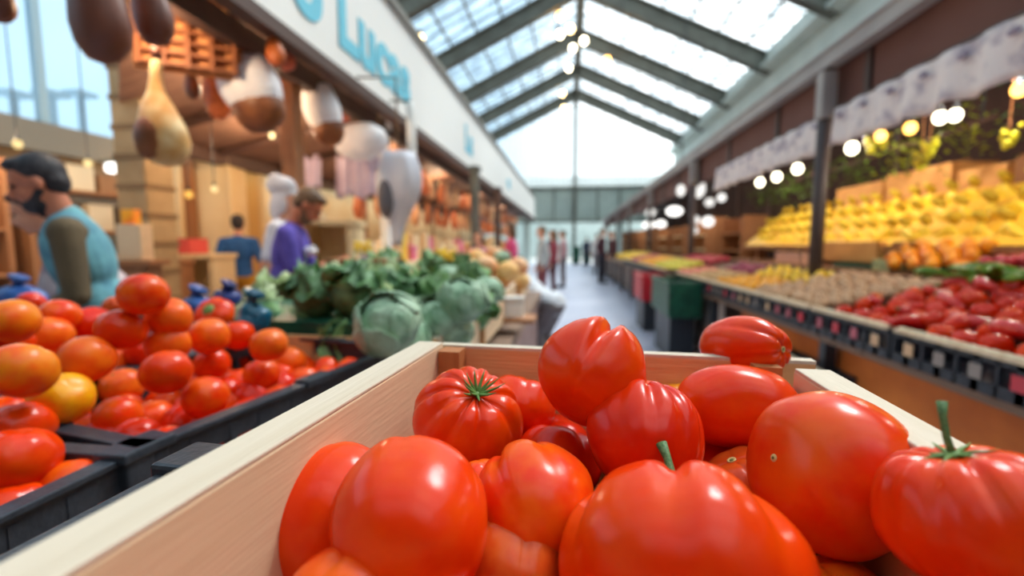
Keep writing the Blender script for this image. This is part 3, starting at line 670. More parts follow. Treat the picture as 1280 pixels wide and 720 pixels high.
def fg(px, py, w, Rr, axis, label, m='red', roll=0.0, mesh=None, cal=None, scar=None, scl=None, stem=0.0, seed=1, group=None, **kw):
    me = tomato_mesh('tomato', M_[m], seed=seed, **kw)
    o = bpy.data.objects.new('tomato', me); COL.objects.link(o); tag(o, label, 'tomato', group)
    o.location = V(px, py, w); o.rotation_euler = axis_rot(VV(axis, px, py), roll)
    s = scl or (1, 1, 1); o.scale = (Rr * s[0], Rr * s[1], Rr * s[2])
    top = max(v.co.z for v in me.vertices); ctr = me.vertices[0].co.z
    if cal: add_calyx(o, ctr + 0.01, cal, stem, seed, sc=1.25 if cal == 'leafy' else 1.0)
    if scar == 'stem':
        MB().lathe([(0.10, 0), (0.095, 0.02), (0.07, 0.018), (0.05, 0.0), (0.0, 0.004)], (0, 0, ctr + 0.005), 18).build('stem_scar', M_['scar'], o, smooth=True)
        MB().ell((0, 0, ctr + 0.012), (0.05, 0.05, 0.012)).build('scar_centre', M_['scar_dark'], o, smooth=True)
    if scar == 'dot':
        zb = me.vertices[len(me.vertices) - 1].co.z
        MB().ell((0, 0, zb), (0.05, 0.05, 0.014)).build('blossom_scar', M_['scar'], o, smooth=True)
        MB().ell((0, 0, zb - 0.012), (0.02, 0.02, 0.008)).build('scar_centre', M_['scar_dark'], o, smooth=True)
    return o
fg(850, 712, 0.222, 0.0590, (0.12, 0.88, -0.42), 'huge ribbed red tomato in front, its short upright stem half hidden behind its crown', seed=3, lobes=8, groove=0.17, squash=0.78, cal='small', stem=0.55, roll=0.8)
fg(514, 650, 0.235, 0.0405, (-0.05, 0.80, -0.55), 'smooth tall red tomato standing close beside the long crate board', seed=12, lobes=5, groove=0.07, squash=1.08, full=0.85)
fg(410, 645, 0.272, 0.0455, (0.45, 0.75, -0.45), 'ribbed red tomato leaning against the long crate board', seed=21, lobes=7, groove=0.14, squash=0.92, m='red')
fg(440, 764, 0.205, 0.031, (0.1, 0.9, 0.1), 'tomato crown peeping up below the tall smooth one', seed=5, lobes=5, groove=0.05, squash=0.9, m='orangered')
fg(586, 524, 0.36, 0.0445, (0.20, 0.62, 0.75), 'round ribbed tomato with a spiky green calyx facing the viewer', seed=6, lobes=11, groove=0.13, squash=0.84, cal='spiky', dep=0.2)
fg(650, 505, 0.425, 0.034, (0.2, 0.9, 0.1), 'small red tomato half hidden behind the one with the spiky calyx', seed=8, lobes=6, groove=0.08)
fg(741, 463, 0.345, 0.0415, (0.40, 0.55, -0.7), 'red tomato with a deep cleft perched on top of the pile', seed=9, lobes=6, groove=0.05, squash=1.0, one=1.9, roll=0.0, dep=0.1)
fg(804, 542, 0.315, 0.0400, (0.05, 0.93, -0.28), 'creased red tomato right under the cleft one on top', seed=10, lobes=9, groove=0.15, squash=0.96, m='deep')
fg(668, 628, 0.275, 0.0370, (-0.25, 0.6, -0.6), 'ribbed orange-red tomato next to the small green calyx', seed=14, lobes=6, groove=0.17, squash=1.05, m='orangered')
fg(642, 700, 0.252, 0.0300, (0.2, 0.8, 0.3), 'dull red tomato wedged below the ribbed orange-red one', seed=15, lobes=5, groove=0.06, m='brownred')
fg(928, 434, 0.44, 0.0300, (0.86, -0.05, 0.5), 'oblong red tomato with a pitted scar lying at the back board', seed=16, lobes=6, groove=0.1, squash=1.5, scar='stem', dep=0.22)
fg(921, 508, 0.375, 0.0345, (0.98, 0.0, -0.2), 'smooth oval red tomato lying beneath the oblong one', seed=17, lobes=4, groove=0.03, squash=1.45, m='red', dep=0.08)
fg(1038, 588, 0.268, 0.0465, (0.62, -0.16, -0.70), 'big smooth tomato with a pale blossom dot facing the camera', seed=18, lobes=5, groove=0.02, squash=0.9, scar='dot', m='orangered', dep=0.0, roll=1.2)
fg(1224, 648, 0.187, 0.0362, (0.0, 0.95, 0.26), 'large tomato crowned by a leafy calyx and a thick green stem', seed=19, lobes=9, groove=0.15, squash=0.86, cal='leafy', stem=0.62, roll=3.0, dep=0.2)
fg(932, 612, 0.33, 0.0335, (-0.22, 0.80, 0.52), 'dull orange-brown tomato showing a round stem scar', seed=20, lobes=4, groove=0.05, m='brownred', scar='stem', dep=0.10)
fg(1036, 762, 0.25, 0.0345, (0, 0.9, 0.3), 'amber and orange tomato at the bottom of the pile', seed=22, lobes=5, groove=0.06, m='amber')
fg(1100, 726, 0.30, 0.0315, (0.15, 0.75, 0.5), 'small red tomato with a bit of green stem below the blossom-dotted one', seed=23, lobes=5, groove=0.06, m='deep')
fg(1148, 712, 0.262, 0.012, (-0.7, 0.6, 0.3), 'tiny tomato with a dark stem tucked under the leafy-calyxed one', seed=29, lobes=5, groove=0.05, m='deep', cal='small', stem=0.8)
fg(962, 712, 0.31, 0.0290, (0, 0.9, 0.3), 'brownish orange tomato deep between amber and blossom-dotted ones', seed=24, lobes=5, groove=0.06, m='brownred')
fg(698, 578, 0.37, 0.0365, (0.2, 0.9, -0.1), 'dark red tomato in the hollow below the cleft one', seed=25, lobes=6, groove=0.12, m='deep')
fg(603, 610, 0.285, 0.0180, (0.30, 0.35, 0.85), 'little orange tomato with a small green calyx in the middle gap', seed=26, lobes=5, groove=0.06, m='orangered', cal='leafy')
fg(845, 500, 0.43, 0.0210, (0, 1, 0), 'unripe yellow-green tomato glimpsed behind the creased one', seed=27, lobes=5, groove=0.05, m='yellow')
fg(818, 508, 0.385, 0.0270, (0.3, 0.9, -0.2), 'red tomato shoulder showing behind the creased one', seed=28, lobes=6, groove=0.12)
# lower layers that carry the pile
random.seed(31)
fm = [tomato_mesh('tomato', M_[k], seed=40 + i, lobes=6, groove=0.08, nu=36, nv=22) for i, k in enumerate(('deep', 'red', 'deep', 'brownred'))]
for ix in range(4):
    for iy in range(6):
        x = 0.042 + ix * 0.078; y = 0.055 + iy * 0.077
        p = Matrix.Rotation(CY, 3, 'Z') @ Vector((x, y, 0)) + o0
        o = bpy.data.objects.new('tomato', fm[(ix * 3 + iy) % 4]); COL.objects.link(o)
        tag(o, 'shaded red tomato in the bottom layer of the wooden crate', 'tomato', 'bottom layer of the wooden crate')
        o.location = (p.x, p.y, o0.z + 0.047 + (0.012 if iy > 3 else 0)); o.rotation_euler = (random.uniform(-0.6, 0.6), random.uniform(-0.6, 0.6), random.uniform(0, 6)); s = random.uniform(0.036, 0.039); o.scale = (s, s, s)

# ---------------------------------------------------------------- heap of tomatoes in the black crates
HM = {}
for k in ('red', 'orangered', 'orange', 'amber', 'yellow', 'deep', 'brownred'):
    HM[k] = [tomato_mesh('tomato', M_[k], seed=60 + j, lobes=(4, 5, 3)[j], groove=(0.03, 0.06, 0.02)[j], squash=(0.95, 0.92, 0.98)[j], dep=0.10, nu=36, nv=24, wob=0.02) for j in range(3)]
heap = [
 (180, 368, 50, 'orangered', 'orange-red tomato sitting on the very top of the heap'),
 (212, 397, 46, 'orange', 'orange tomato just below the topmost one, toward the aisle'),
 (152, 412, 50, 'red', 'large red tomato directly below the topmost one'),
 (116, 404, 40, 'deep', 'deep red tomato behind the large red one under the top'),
 (75, 396, 42, 'orangered', 'orange-red tomato at the rear of the heap by the yellow-shouldered one'),
 (62, 419, 44, 'orange', 'orange tomato just in front of the rear orange-red one'),
 (16, 401, 52, 'amber', 'amber tomato high at the picture edge of the heap'),
 (28, 463, 68, 'amber', 'large amber tomato with an orange crown below the high amber one'),
 (108, 449, 54, 'orange', 'large orange tomato between the big amber one and the red ones'),
 (78, 499, 60, 'yellow', 'bright yellow tomato low in the heap'),
 (152, 484, 44, 'orange', 'orange tomato with a small stem scar on its crown'),
 (148, 520, 50, 'orangered', 'orange tomato resting just above the crate divider'),
 (208, 465, 54, 'red', 'round bright red tomato in the centre of the heap'),
 (210, 430, 46, 'orange', 'orange tomato sitting above the central bright red one'),
 (262, 420, 42, 'orange', 'broad orange tomato above a red one on the aisle slope'),
 (265, 455, 40, 'red', 'red tomato below the broad orange one on the aisle slope'),
 (257, 497, 50, 'orangered', 'large orange-red tomato low against the aisle-side crate rail'),
 (298, 419, 36, 'red', 'small red tomato behind the broad orange one'),
 (298, 447, 32, 'red', 'small rosy tomato between two orange ones on the slope'),
 (299, 481, 38, 'orangered', 'small orange-red tomato next to the large low one'),
 (327, 468, 40, 'orangered', 'orange-red tomato above the crate rail\'s middle clip'),
 (336, 431, 42, 'orange', 'bright orange tomato near the teal bag'),
 (363, 452, 34, 'orange', 'orange tomato at the far end of the crate rail'),
 (360, 478, 28, 'red', 'little red tomato touching the middle clip of the rail'),
 (146, 384, 28, 'brownred', 'small brownish tomato peeking out behind the topmost pair'),
 (210, 530, 38, 'orangered', 'orange-red tomato sunk behind the crate corner'),
 (314, 501, 32, 'orangered', 'small orange tomato low by the crate rail'),
 (405, 428, 30, 'red', 'round red tomato at the far end nearest the cabbages'),
 (383, 431, 26, 'red', 'small deep-set red tomato beside the round far one'),
 (365, 414, 26, 'brownred', 'brownish tomato lying against the pale greens'),
 (395, 451, 26, 'red', 'pinkish red tomato in the far corner of the crate'),
 (420, 450, 28, 'orangered', 'orange-red tomato in the far corner by the rail'),
 (443, 443, 24, 'red', 'small red tomato at the far crate corner post'),
 (392, 470, 24, 'deep', 'little red tomato just above the rail in the far half'),
 (160, 462, 30, 'brownred', 'brownish tomato showing through the gap above the scarred one'),
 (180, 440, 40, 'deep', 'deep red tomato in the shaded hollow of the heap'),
 (4, 520, 52, 'orangered', 'orange-red tomato at the picture edge beside the yellow one'),
 (318, 405, 30, 'red', 'little red tomato right below the teal bag'),
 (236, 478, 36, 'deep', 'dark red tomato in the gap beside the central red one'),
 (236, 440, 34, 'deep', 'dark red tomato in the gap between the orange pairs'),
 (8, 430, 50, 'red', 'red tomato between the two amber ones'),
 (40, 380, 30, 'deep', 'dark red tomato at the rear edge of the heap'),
 (470, 437, 22, 'red', 'tiny red tomato past the far crate corner post'),
]
random.seed(17)
for (px, py, h, k, lab) in heap:
    w = 0.070 * FPX / h; me = random.choice(HM[k]); o = bpy.data.objects.new('tomato', me); COL.objects.link(o)
    tag(o, lab, 'tomato', 'tomatoes heaped in the black crates'); o.location = V(px, py, w)
    o.rotation_euler = axis_rot(Vector((random.uniform(-0.5, 0.5), random.uniform(-0.2, 0.8), random.uniform(0.35, 1))), random.uniform(0, 6)); s = 0.0375 * random.uniform(0.97, 1.03); o.scale = (s, s, s)
    if lab.endswith('scar on its crown'): o.rotation_euler = axis_rot(VV((-0.05, 0.8, 0.5))); add_calyx(o, me.vertices[0].co.z - 0.01, 'small', 0, 3, 0.35)
for (px, py, w, Rr, k, lab) in [(22, 574, 0.52, 0.040, 'red', 'big red tomato on top in the crate of red tomatoes'), (24, 536, 0.60, 0.038, 'red', 'pinkish red tomato behind the big red one'),
        (92, 608, 0.54, 0.034, 'orangered', 'orange-red tomato sunk beside the black divider wall'), (14, 640, 0.50, 0.038, 'red', 'red tomato below the big red one at the rail'),
        (58, 652, 0.53, 0.034, 'deep', 'deep red tomato seen through the slots of the black rail'), (110, 645, 0.56, 0.033, 'red', 'red tomato seen through the slots near the divider wall'), (-30, 610, 0.50, 0.036, 'red', 'red tomato cut by the picture edge beside the big red one')]:
    o = bpy.data.objects.new('tomato', HM[k][1]); COL.objects.link(o); tag(o, lab, 'tomato', 'tomatoes in the crate of red ones'); o.location = V(px, py, w)
    o.rotation_euler = axis_rot(Vector((random.uniform(-0.5, 0.5), random.uniform(0, 0.8), 0.8))); o.scale = (Rr, Rr, Rr)
# layers below (they carry the visible ones)
random.seed(19)
for (ox, oy, rz, nx, ny, zz) in ((-0.575, 0.53, R(-11.2), 5, 8, (0.86, 0.925)), (-1.02, 0.46, R(-8), 4, 7, (0.86, 0.925, 0.985)), (-0.575, -0.05, 0, 4, 7, (0.86, 0.915))):
    for z in zz:
        for i in range(nx):
            for j in range(ny):
                if zz[-1] > z and 0 < i and 0 < j < ny - 1: continue
                q = Matrix.Rotation(rz, 3, 'Z') @ Vector((-i * 0.076, j * 0.074, 0)); k = random.choice(('deep', 'red', 'orangered'))
                o = bpy.data.objects.new('tomato', HM[k][0]); COL.objects.link(o); tag(o, 'shaded tomato low inside the black slatted crates', 'tomato', 'low layers inside the black crates')
                o.location = (ox + q.x, oy + q.y, z + random.uniform(-0.005, 0.005)); o.scale = (0.036,) * 3; o.rotation_euler = (random.uniform(-1, 1), random.uniform(-1, 1), 0)
# green-spotted heirloom tomato, blue and teal bags
o = bpy.data.objects.new('tomato', tomato_mesh('tomato', M_['red'], seed=77, lobes=6, groove=0.1, nu=40, nv=26)); COL.objects.link(o); tag(o, 'flat red tomato with a green spot behind the heap, by the teal bag', 'tomato'); 
o.location = V(268, 393, 1.22); o.scale = (0.052, 0.05, 0.042); o.rotation_euler = axis_rot(VV((0, 0.5, 0.86)))
MB().ell((0, 0, 0.62), (0.3, 0.34, 0.2)).build('green_patch', mat('patch_green', c8(104, 136, 60), 0.5), o, smooth=True)
def bag(px, py, w, r, label, m, seed):
    p = V(px, py, w); t_ = thing('produce_bag', label, 'bag', p); mb = MB(); mb.ell((0, 0, 0), r, nu=28, nv=18)
    for v in mb.v: v += v.normalized() * 0.012 * noise.noise(v * 30 + Vector((seed, 0, 0)))
    mb.build('film', m, t_, smooth=True)
    mb = MB(); mb.path([(0, 0, r[2] * 0.8), (0.0, 0, r[2] * 1.15), (0.01, 0, r[2] * 1.55)], [0.02, 0.010, 0.028], 12); mb.build('knot', m, t_, smooth=True); return t_
bag(316, 400, 1.2, (0.042, 0.04, 0.048), 'glossy teal knotted bag beside the pale greens', M_['teal_plastic'], 1)
bag(246, 383, 1.35, (0.055, 0.04, 0.034), 'bright blue bag behind the green-spotted tomato', M_['blue_plastic'], 2)
bag(284, 372, 1.5, (0.05, 0.04, 0.03), 'darker blue bag next to the bright blue one', mat('navy_plastic', c8(30, 44, 110), 0.4), 3)
bag(24, 375, 1.5, (0.09, 0.05, 0.05), 'dark blue bag low at the picture edge behind the heap', M_['blue_plastic'], 4)
bx = thing('support_crate', 'green plastic crate carrying the blue bags behind the heap', 'crate', (-0.93, 1.42, 0.805), R(-6))
mb = MB(); mb.box((0, 0, 0.012), (0.9, 0.46, 0.02))
for sx in (-1, 1): mb.box((0, sx * 0.23, 0.12), (0.9, 0.02, 0.22)); mb.box((sx * 0.45, 0, 0.12), (0.02, 0.46, 0.22))
mb.box((0, 0, 0.225), (0.88, 0.44, 0.01)); mb.build('box', M_['green_plastic'], bx)

# ---------------------------------------------------------------- cabbages and greens
LEAF_D = mat('leaf_dark', c8(66, 106, 62), 0.5, c8(108, 150, 100), 26, bump=0.5, bscale=60)
LEAF_M = mat('leaf_blue_green', c8(122, 158, 124), 0.5, c8(176, 202, 170), 16, bump=0.5, bscale=70, lo=0.4, hi=0.62)
LEAF_G = mat('leaf_mid_green', c8(84, 130, 72), 0.5, c8(126, 166, 102), 22, bump=0.5, bscale=60)
LEAF_P = mat('leaf_pale', c8(168, 192, 132), 0.55, c8(206, 214, 172), 14, bump=0.4, bscale=50)
def leaf(mb, d, r, spread, curl, seed, ruf=0.08, nu=11, nv=9, lift=1.03):
    """cupped ruffled leaf lying on a ball of radius r around direction d"""
    d = Vector(d).normalized(); q = d.to_track_quat('Z', 'Y').to_matrix(); g = []
    for i in range(nv):
        v = i / (nv - 1); row = []
        for j in range(nu):
            u = j / (nu - 1) * 2 - 1; wdt = spread * (math.sin(PI * (0.12 + 0.80 * v)) ** 0.6)
            th = spread * 1.25 * (v - 0.35); fi = u * wdt
            p = Vector((math.sin(fi) * math.cos(th), math.sin(th), math.cos(fi) * math.cos(th)))
            e = abs(u) ** 3 + max(0, v - 0.7) * 2
            rr = r * (lift + curl * e * 0.5 + ruf * e * math.sin(9 * u + 7 * v + seed) + 0.012 * math.sin(14 * u) - 0.02 * math.exp(-(u / 0.08) ** 2))
            row.append(q @ (p * rr))
        g.append(row)
    mb.sheet(g)
def make_cabbage(name, label_m, leafm, seed, ruf=0.07, curl=0.25, nl=6):
    t_ = thing(name, '', name.replace('_', ' ')); rnd = random.Random(seed)
    mb = MB(); mb.ell((0, 0, 0), (0.066, 0.064, 0.06), nu=24, nv=16)
    for v in mb.v: v += v.normalized() * 0.004 * noise.noise(v * 50 + Vector((seed, 0, 0)))
    mb.build('head', leafm, t_, smooth=True)
    for k in range(nl):
        a = 2 * PI * k / nl + rnd.uniform(-0.2, 0.2); mb = MB()
        leaf(mb, (math.cos(a), math.sin(a), rnd.uniform(0.0, 0.7)), 0.067 + 0.002 * k, rnd.uniform(0.75, 0.95), curl, seed + k, ruf)
        mb.build('outer_leaf', leafm if k % 3 else label_m, t_, smooth=True, solid=0.0015)
    return t_
CAB = [make_cabbage('cabbage', LEAF_M, LEAF_M, 1, 0.025, 0.06, 7), make_cabbage('cabbage', LEAF_M, LEAF_M, 2, 0.04, 0.1, 6), make_cabbage('savoy_cabbage', LEAF_G, LEAF_D, 3, 0.2, 0.5, 8), make_cabbage('savoy_cabbage', LEAF_D, LEAF_G, 4, 0.2, 0.6, 8),
       make_cabbage('lettuce', LEAF_P, LEAF_P, 5, 0.25, 0.6, 9)]
cabs = [
 (488, 405, 84, 0, 'largest blue-green cabbage, next to the black crate\'s far corner'),
 (548, 402, 66, 1, 'blue-green cabbage between the largest one and the crate board corner'),
 (578, 378, 66, 0, 'veined blue-green cabbage above the far wooden crate rim'),
 (446, 410, 54, 1, 'small blue-green cabbage wedged behind the largest one'),
 (410, 412, 52, 2, 'dark savoy cabbage low beside the brownish tomato'),
 (396, 372, 62, 2, 'dark savoy cabbage beside the pale greens'),
 (444, 370, 64, 2, 'dark ruffled savoy cabbage in the middle of the greens'),
 (478, 360, 44, 4, 'pale lettuce peeping between two savoy cabbages'),
 (500, 366, 48, 2, 'dark savoy cabbage behind the largest blue-green one'),
 (535, 368, 46, 3, 'green savoy cabbage behind the veined cabbage'),
 (524, 388, 46, 1, 'smaller blue-green cabbage between the savoy and veined ones'),
 (608, 368, 44, 0, 'blue-green cabbage at the aisle edge of the greens'),
 (590, 350, 34, 2, 'dark savoy cabbage behind the veined blue-green one'),
 (560, 348, 32, 1, 'grey-green cabbage farther along the greens'),
 (625, 349, 26, 1, 'small cabbage farther along at the aisle edge'),
 (344, 378, 46, 4, 'pale lettuce above the teal bag'),
 (372, 370, 42, 4, 'pale green lettuce beside the man in purple'),
 (352, 396, 46, 4, 'pale lettuce leaning on the teal bag'),
 (378, 398, 44, 4, 'cream-green lettuce above the brownish tomato'),
 (420, 360, 38, 4, 'pale lettuce behind the dark savoy pair'),
 (484, 332, 30, 3, 'green savoy cabbage beside the purple aubergines'),
 (500, 345, 30, 2, 'dark savoy cabbage in the rear row of greens'),
 (540, 335, 28, 3, 'green savoy cabbage in front of the yellow flowers'),
 (576, 334, 28, 2, 'dark savoy cabbage in the rear row near the melons'),
 (628, 325, 24, 1, 'pale green cabbage lying among the melons'),
 (606, 350, 26, 3, 'small savoy cabbage below the melons'),
 (460, 350, 36, 3, 'green savoy cabbage behind the ruffled middle one'),
]
random.seed(23)
for (px, py, h, k, lab) in cabs:
    w = 0.150 * FPX / h
    place(CAB[k], USED, V(px, py, w), (random.uniform(-0.5, 0.5), random.uniform(-0.5, 0.5), random.uniform(0, 6)), 1.0, lab, 'cabbages and greens on the long table')
for (px, py, w) in ((500, 430, 1.15), (430, 440, 1.3), (560, 420, 1.3), (455, 400, 1.5), (520, 395, 1.7), (590, 395, 1.7), (385, 430, 1.4), (350, 430, 1.45), (560, 372, 2.2), (500, 372, 2.4), (600, 370, 2.6), (440, 385, 2.0)):
    place(random.choice(CAB), USED, V(px, py, w), (random.uniform(-0.5, 0.5), 0, random.uniform(0, 6)), 1.05, 'cabbage in the shade under the top layer of greens', 'lower layer of greens')
# crates the greens stand in
wooden_crate((-0.80, 1.15, 0.862), R(-2.0), 0.44, 0.50, 0.14, 0.02, 'low wooden crate of blue-green cabbages behind the tomato crate', over=0)
wooden_crate((-0.84, 1.70, 0.862), R(0), 0.50, 0.60, 0.14, 0.02, 'wooden crate of savoy cabbages farther along the aisle', over=0)
wooden_crate((-0.90, 2.35, 0.862), R(1.5), 0.55, 0.70, 0.14, 0.02, 'wooden crate of mixed greens before the melons', over=0)
wooden_crate((-0.95, 3.12, 0.862), R(1.5), 0.60, 0.80, 0.14, 0.02, 'wooden crate of melons beside the bending shopper', over=0)
for (x, y, s) in ((-0.57, 1.4, (0.42, 0.46, 0.055)), (-0.59, 2.0, (0.46, 0.56, 0.055)), (-0.63, 2.7, (0.5, 0.6, 0.055)), (-0.66, 3.5, (0.55, 0.6, 0.055)), (-1.2, 2.1, (0.55, 0.5, 0.10))):
    tag(MB().box((0, 0, s[2] / 2), s).build('crate_pallet', TBL, bevel=0.006), 'flat wooden riser beneath the crates of greens', 'riser', 'risers beneath the greens').location = (x, y, 0.806)
# melons, aubergines, peppers, flowers
MEL = mat('melon_orange', c8(240, 176, 96), 0.6, c8(246, 206, 140), 14, bump=0.2)
def melon(m, seed):
    mb = MB(); mb.ell((0, 0, 0), (0.07, 0.07, 0.062), nu=24, nv=16)
    for v in mb.v: a = math.atan2(v.y, v.x); v *= 1 - 0.02 * (1 - abs(math.sin(5 * a)))
    o = thing('melon', '', 'melon'); mb.build('rind', m, o, smooth=True); MB().path([(0, 0, 0.058), (0.004, 0, 0.075)], [0.008, 0.006], 8).build('stem', M_['calyx'], o); return o
MELS = [melon(MEL, 1), melon(mat('melon_peach', c8(244, 196, 150), 0.6, c8(236, 160, 100), 10), 2)]
for i, (px, py, h, lab) in enumerate([(596, 322, 24, 'orange melon at the top of the melon pile'), (608, 334, 30, 'peach melon in front of the topmost orange one'), (634, 340, 30, 'melon at the aisle side of the pile'), (648, 333, 26, 'melon beside the bending shopper\'s head'), (585, 333, 26, 'melon at the greens side of the pile'), (618, 318, 22, 'small melon behind the pale green cabbage'), (650, 352, 26, 'melon lowest at the aisle edge'), (622, 346, 26, 'melon between the savoy cabbages and the pile')]):
    place(MELS[i % 2], USED, V(px, py, 0.14 * FPX / h), (random.uniform(-0.5, 0.5), random.uniform(-0.5, 0.5), i), 1, lab, 'melons beyond the greens')
AUB = mat('aubergine_purple', c8(112, 66, 132), 0.3, c8(84, 44, 106), 8)
for i, (px, py) in enumerate(((448, 333), (458, 328), (466, 334), (455, 338))):
    o = thing('aubergine', ['purple aubergine lying nearest the pale cabinet', 'purple aubergine on top of its little pile', 'purple aubergine beside the green savoy', 'purple aubergine lowest in its little pile'][i], 'aubergine', V(px, py, 2.6), i * 0.8, 'aubergines behind the greens')
    o.rotation_euler = (R(80), 0, i * 0.9)
    MB().lathe([(0.004, -0.07), (0.032, -0.06), (0.040, -0.03), (0.030, 0.02), (0.02, 0.06), (0.008, 0.075)], n=18).build('fruit', AUB, o, smooth=True); MB().lathe([(0.024, 0.055), (0.016, 0.07), (0.006, 0.10)], n=8).build('calyx', M_['calyx'], o)
tag(MB().box((0, 0, 0.055), (0.34, 0.3, 0.11)).box((0, 0, 0.115), (0.36, 0.32, 0.01)).build('produce_box', MW), 'small wooden box carrying the purple aubergines', 'box').location = V(458, 348, 2.7)
def flowers(px, py, w, label):
    p = V(px, py, w); t_ = thing('flower_bunch', label, 'flowers', p); mb = MB(); rnd = random.Random(int(px))
    for k in range(14):
        a = rnd.uniform(0, 2 * PI); r = rnd.uniform(0.0, 0.06); mb.ell((r * math.cos(a), r * math.sin(a), rnd.uniform(0.0, 0.06)), 0.016, nu=8, nv=6)
    mb.build('blossoms', mat('blossom_yellow', c8(246, 206, 50), 0.6), t_, smooth=True)
    mb = MB()
    for k in range(8): a = k * 0.8; mb.path([(0.03 * math.cos(a), 0.03 * math.sin(a), 0), (0, 0, -0.16)], 0.004, 5)
    mb.build('stems', LEAF_D, t_)
    MB().lathe([(0.035, -0.2), (0.045, -0.06)], n=14).build('wrap', PAPER, t_)
flowers(556, 324, 2.9, 'yellow flower bunch standing among the savoy cabbages'); flowers(455, 314, 3.1, 'yellow flower bunch above the aubergines')
# white tray hanging at the aisle edge and bags below
t = thing('polystyrene_tray', 'white tray standing on edge at the table\'s aisle side', 'tray', V(640, 385, 2.3), YAW)
mb = MB(); mb.box((0, 0, 0), (0.12, 0.05, 0.12)); mb.box((0, -0.03, 0.055), (0.13, 0.03, 0.015)); mb.box((0, -0.03, -0.055), (0.13, 0.03, 0.015)); mb.build('shell', WHITE, t, bevel=0.01)
p = V(640, 398, 2.3)
bx = thing('bracket_shelf', 'small wooden bracket shelf on the table edge', 'shelf', (p.x, p.y, p.z - 0.0)); MB().box((-0.02, 0, 0), (0.28, 0.18, 0.02)).build('board', MW, bx); MB().path([(-0.10, 0, -0.01), (-0.14, 0, -0.16)], 0.012, 6).build('brace', MW, bx)
# ================================================================ STALL ACROSS THE AISLE
BRW = mat('canopy_brown', c8(112, 76, 68), 0.75, c8(96, 62, 56), 1.2)
MET = mat('gutter_grey', c8(176, 172, 168), 0.5, c8(156, 150, 148), 2)
POLE = mat('pole_brown', c8(78, 64, 62), 0.45, c8(66, 52, 50), 3)
LACE = mat('lace_white', c8(240, 230, 228), 0.85, c8(176, 164, 178), 9, lo=0.5, hi=0.72, bump=0.2, bscale=25)
YP = [0.6, 3.95, 7.75, 11.7, 15.6, 19.6, 23.6]
for i, y in enumerate(YP):
    lab = ['brown steel pole carrying the canopy before the red tomato display', 'tall brown pole standing in front of the banana display', 'dark pole beyond the lace valance', 'slim pole at the third bay of the stalls', 'slim pole at the fourth bay of the stalls', 'slim pole at the fifth bay of the stalls', 'farthest slim pole of the stall row'][i]
    t = thing('canopy_pole', lab, 'pole', (2.0, y, 0)); r = 0.05
    MB().path([(0, 0, 0.012), (0, 0, 2.62)], r, 16).build('shaft', POLE, t, smooth=True)
    MB().box((0, 0, 0.006), (0.2, 0.2, 0.012)).build('base_plate', POLE, t); MB().box((0.0, 0, 2.42), (0.108, 0.108, 0.36)).build('bracket', MET, t, bevel=0.008)
t = thing('stall_canopy', 'reddish-brown canopy with a pale gutter over the fruit stalls', 'canopy', (0, 0, 0))
MB().box((2.0, 14.2, 2.68), (0.1, 28.4, 0.12)).box((1.985, 14.2, 2.735), (0.11, 28.4, 0.02)).build('gutter', MET, t)
MB().box((2.12, 14.2, 2.45), (0.03, 28.4, 0.42)).build('fascia_board', BRW, t)
for k in range(20): MB().box((2.095, 0.8 + k * 1.4, 2.42), (0.03, 0.06, 0.44)).build('stiffener', POLE, t)
mb = MB(); mb.add([(2.05, 0, 2.74), (2.05, 28.4, 2.74), (5.6, 28.4, 3.3), (5.6, 0, 3.3), (2.05, 0, 2.78), (2.05, 28.4, 2.78), (5.6, 28.4, 3.34), (5.6, 0, 3.34)], [(0, 1, 2, 3), (7, 6, 5, 4), (0, 4, 5, 1), (2, 6, 7, 3), (1, 5, 6, 2), (0, 3, 7, 4)]); mb.build('roof_sheet', BRW, t)
def valance(y0, y1, z1, z0, label, ph):
    g = []; n = int((y1 - y0) / 0.035)
    for i in range(7):
        u = i / 6; row = []
        for j in range(n + 1):
            y = y0 + (y1 - y0) * j / n
            sc = 0.028 * abs(math.sin(y * 9 + ph)) * (u ** 3); row.append(Vector((2.04 + 0.022 * math.sin(y * 24 + ph) * (0.3 + u), y, z1 + (z0 - z1) * u - sc)))
        g.append(row)
    t_ = thing('lace_valance', label, 'valance'); MB().sheet(g).build('lace_cloth', LACE, t_, smooth=True, solid=0.004)
    MB().path([(2.045, y0, z1 + 0.005), (2.045, y1, z1 + 0.005)], 0.012, 8).build('rod', POLE, t_)
    # embroidered bosses
    mb = MB(); y = y0 + 0.12
    while y < y1: mb.ell((2.02 , y, z1 - 0.07), (0.012, 0.035, 0.02), nu=10, nv=6); y += 0.27
    mb.build('lace_pattern', mat('lace_motif', c8(160, 150, 168), 0.9), t_, smooth=True)
valance(0.7, 3.88, 2.30, 2.03, 'white lace valance hanging over the red tomato display', 0.0)
valance(4.02, 6.7, 2.30, 2.03, 'white lace valance beyond the tall brown pole', 1.1)
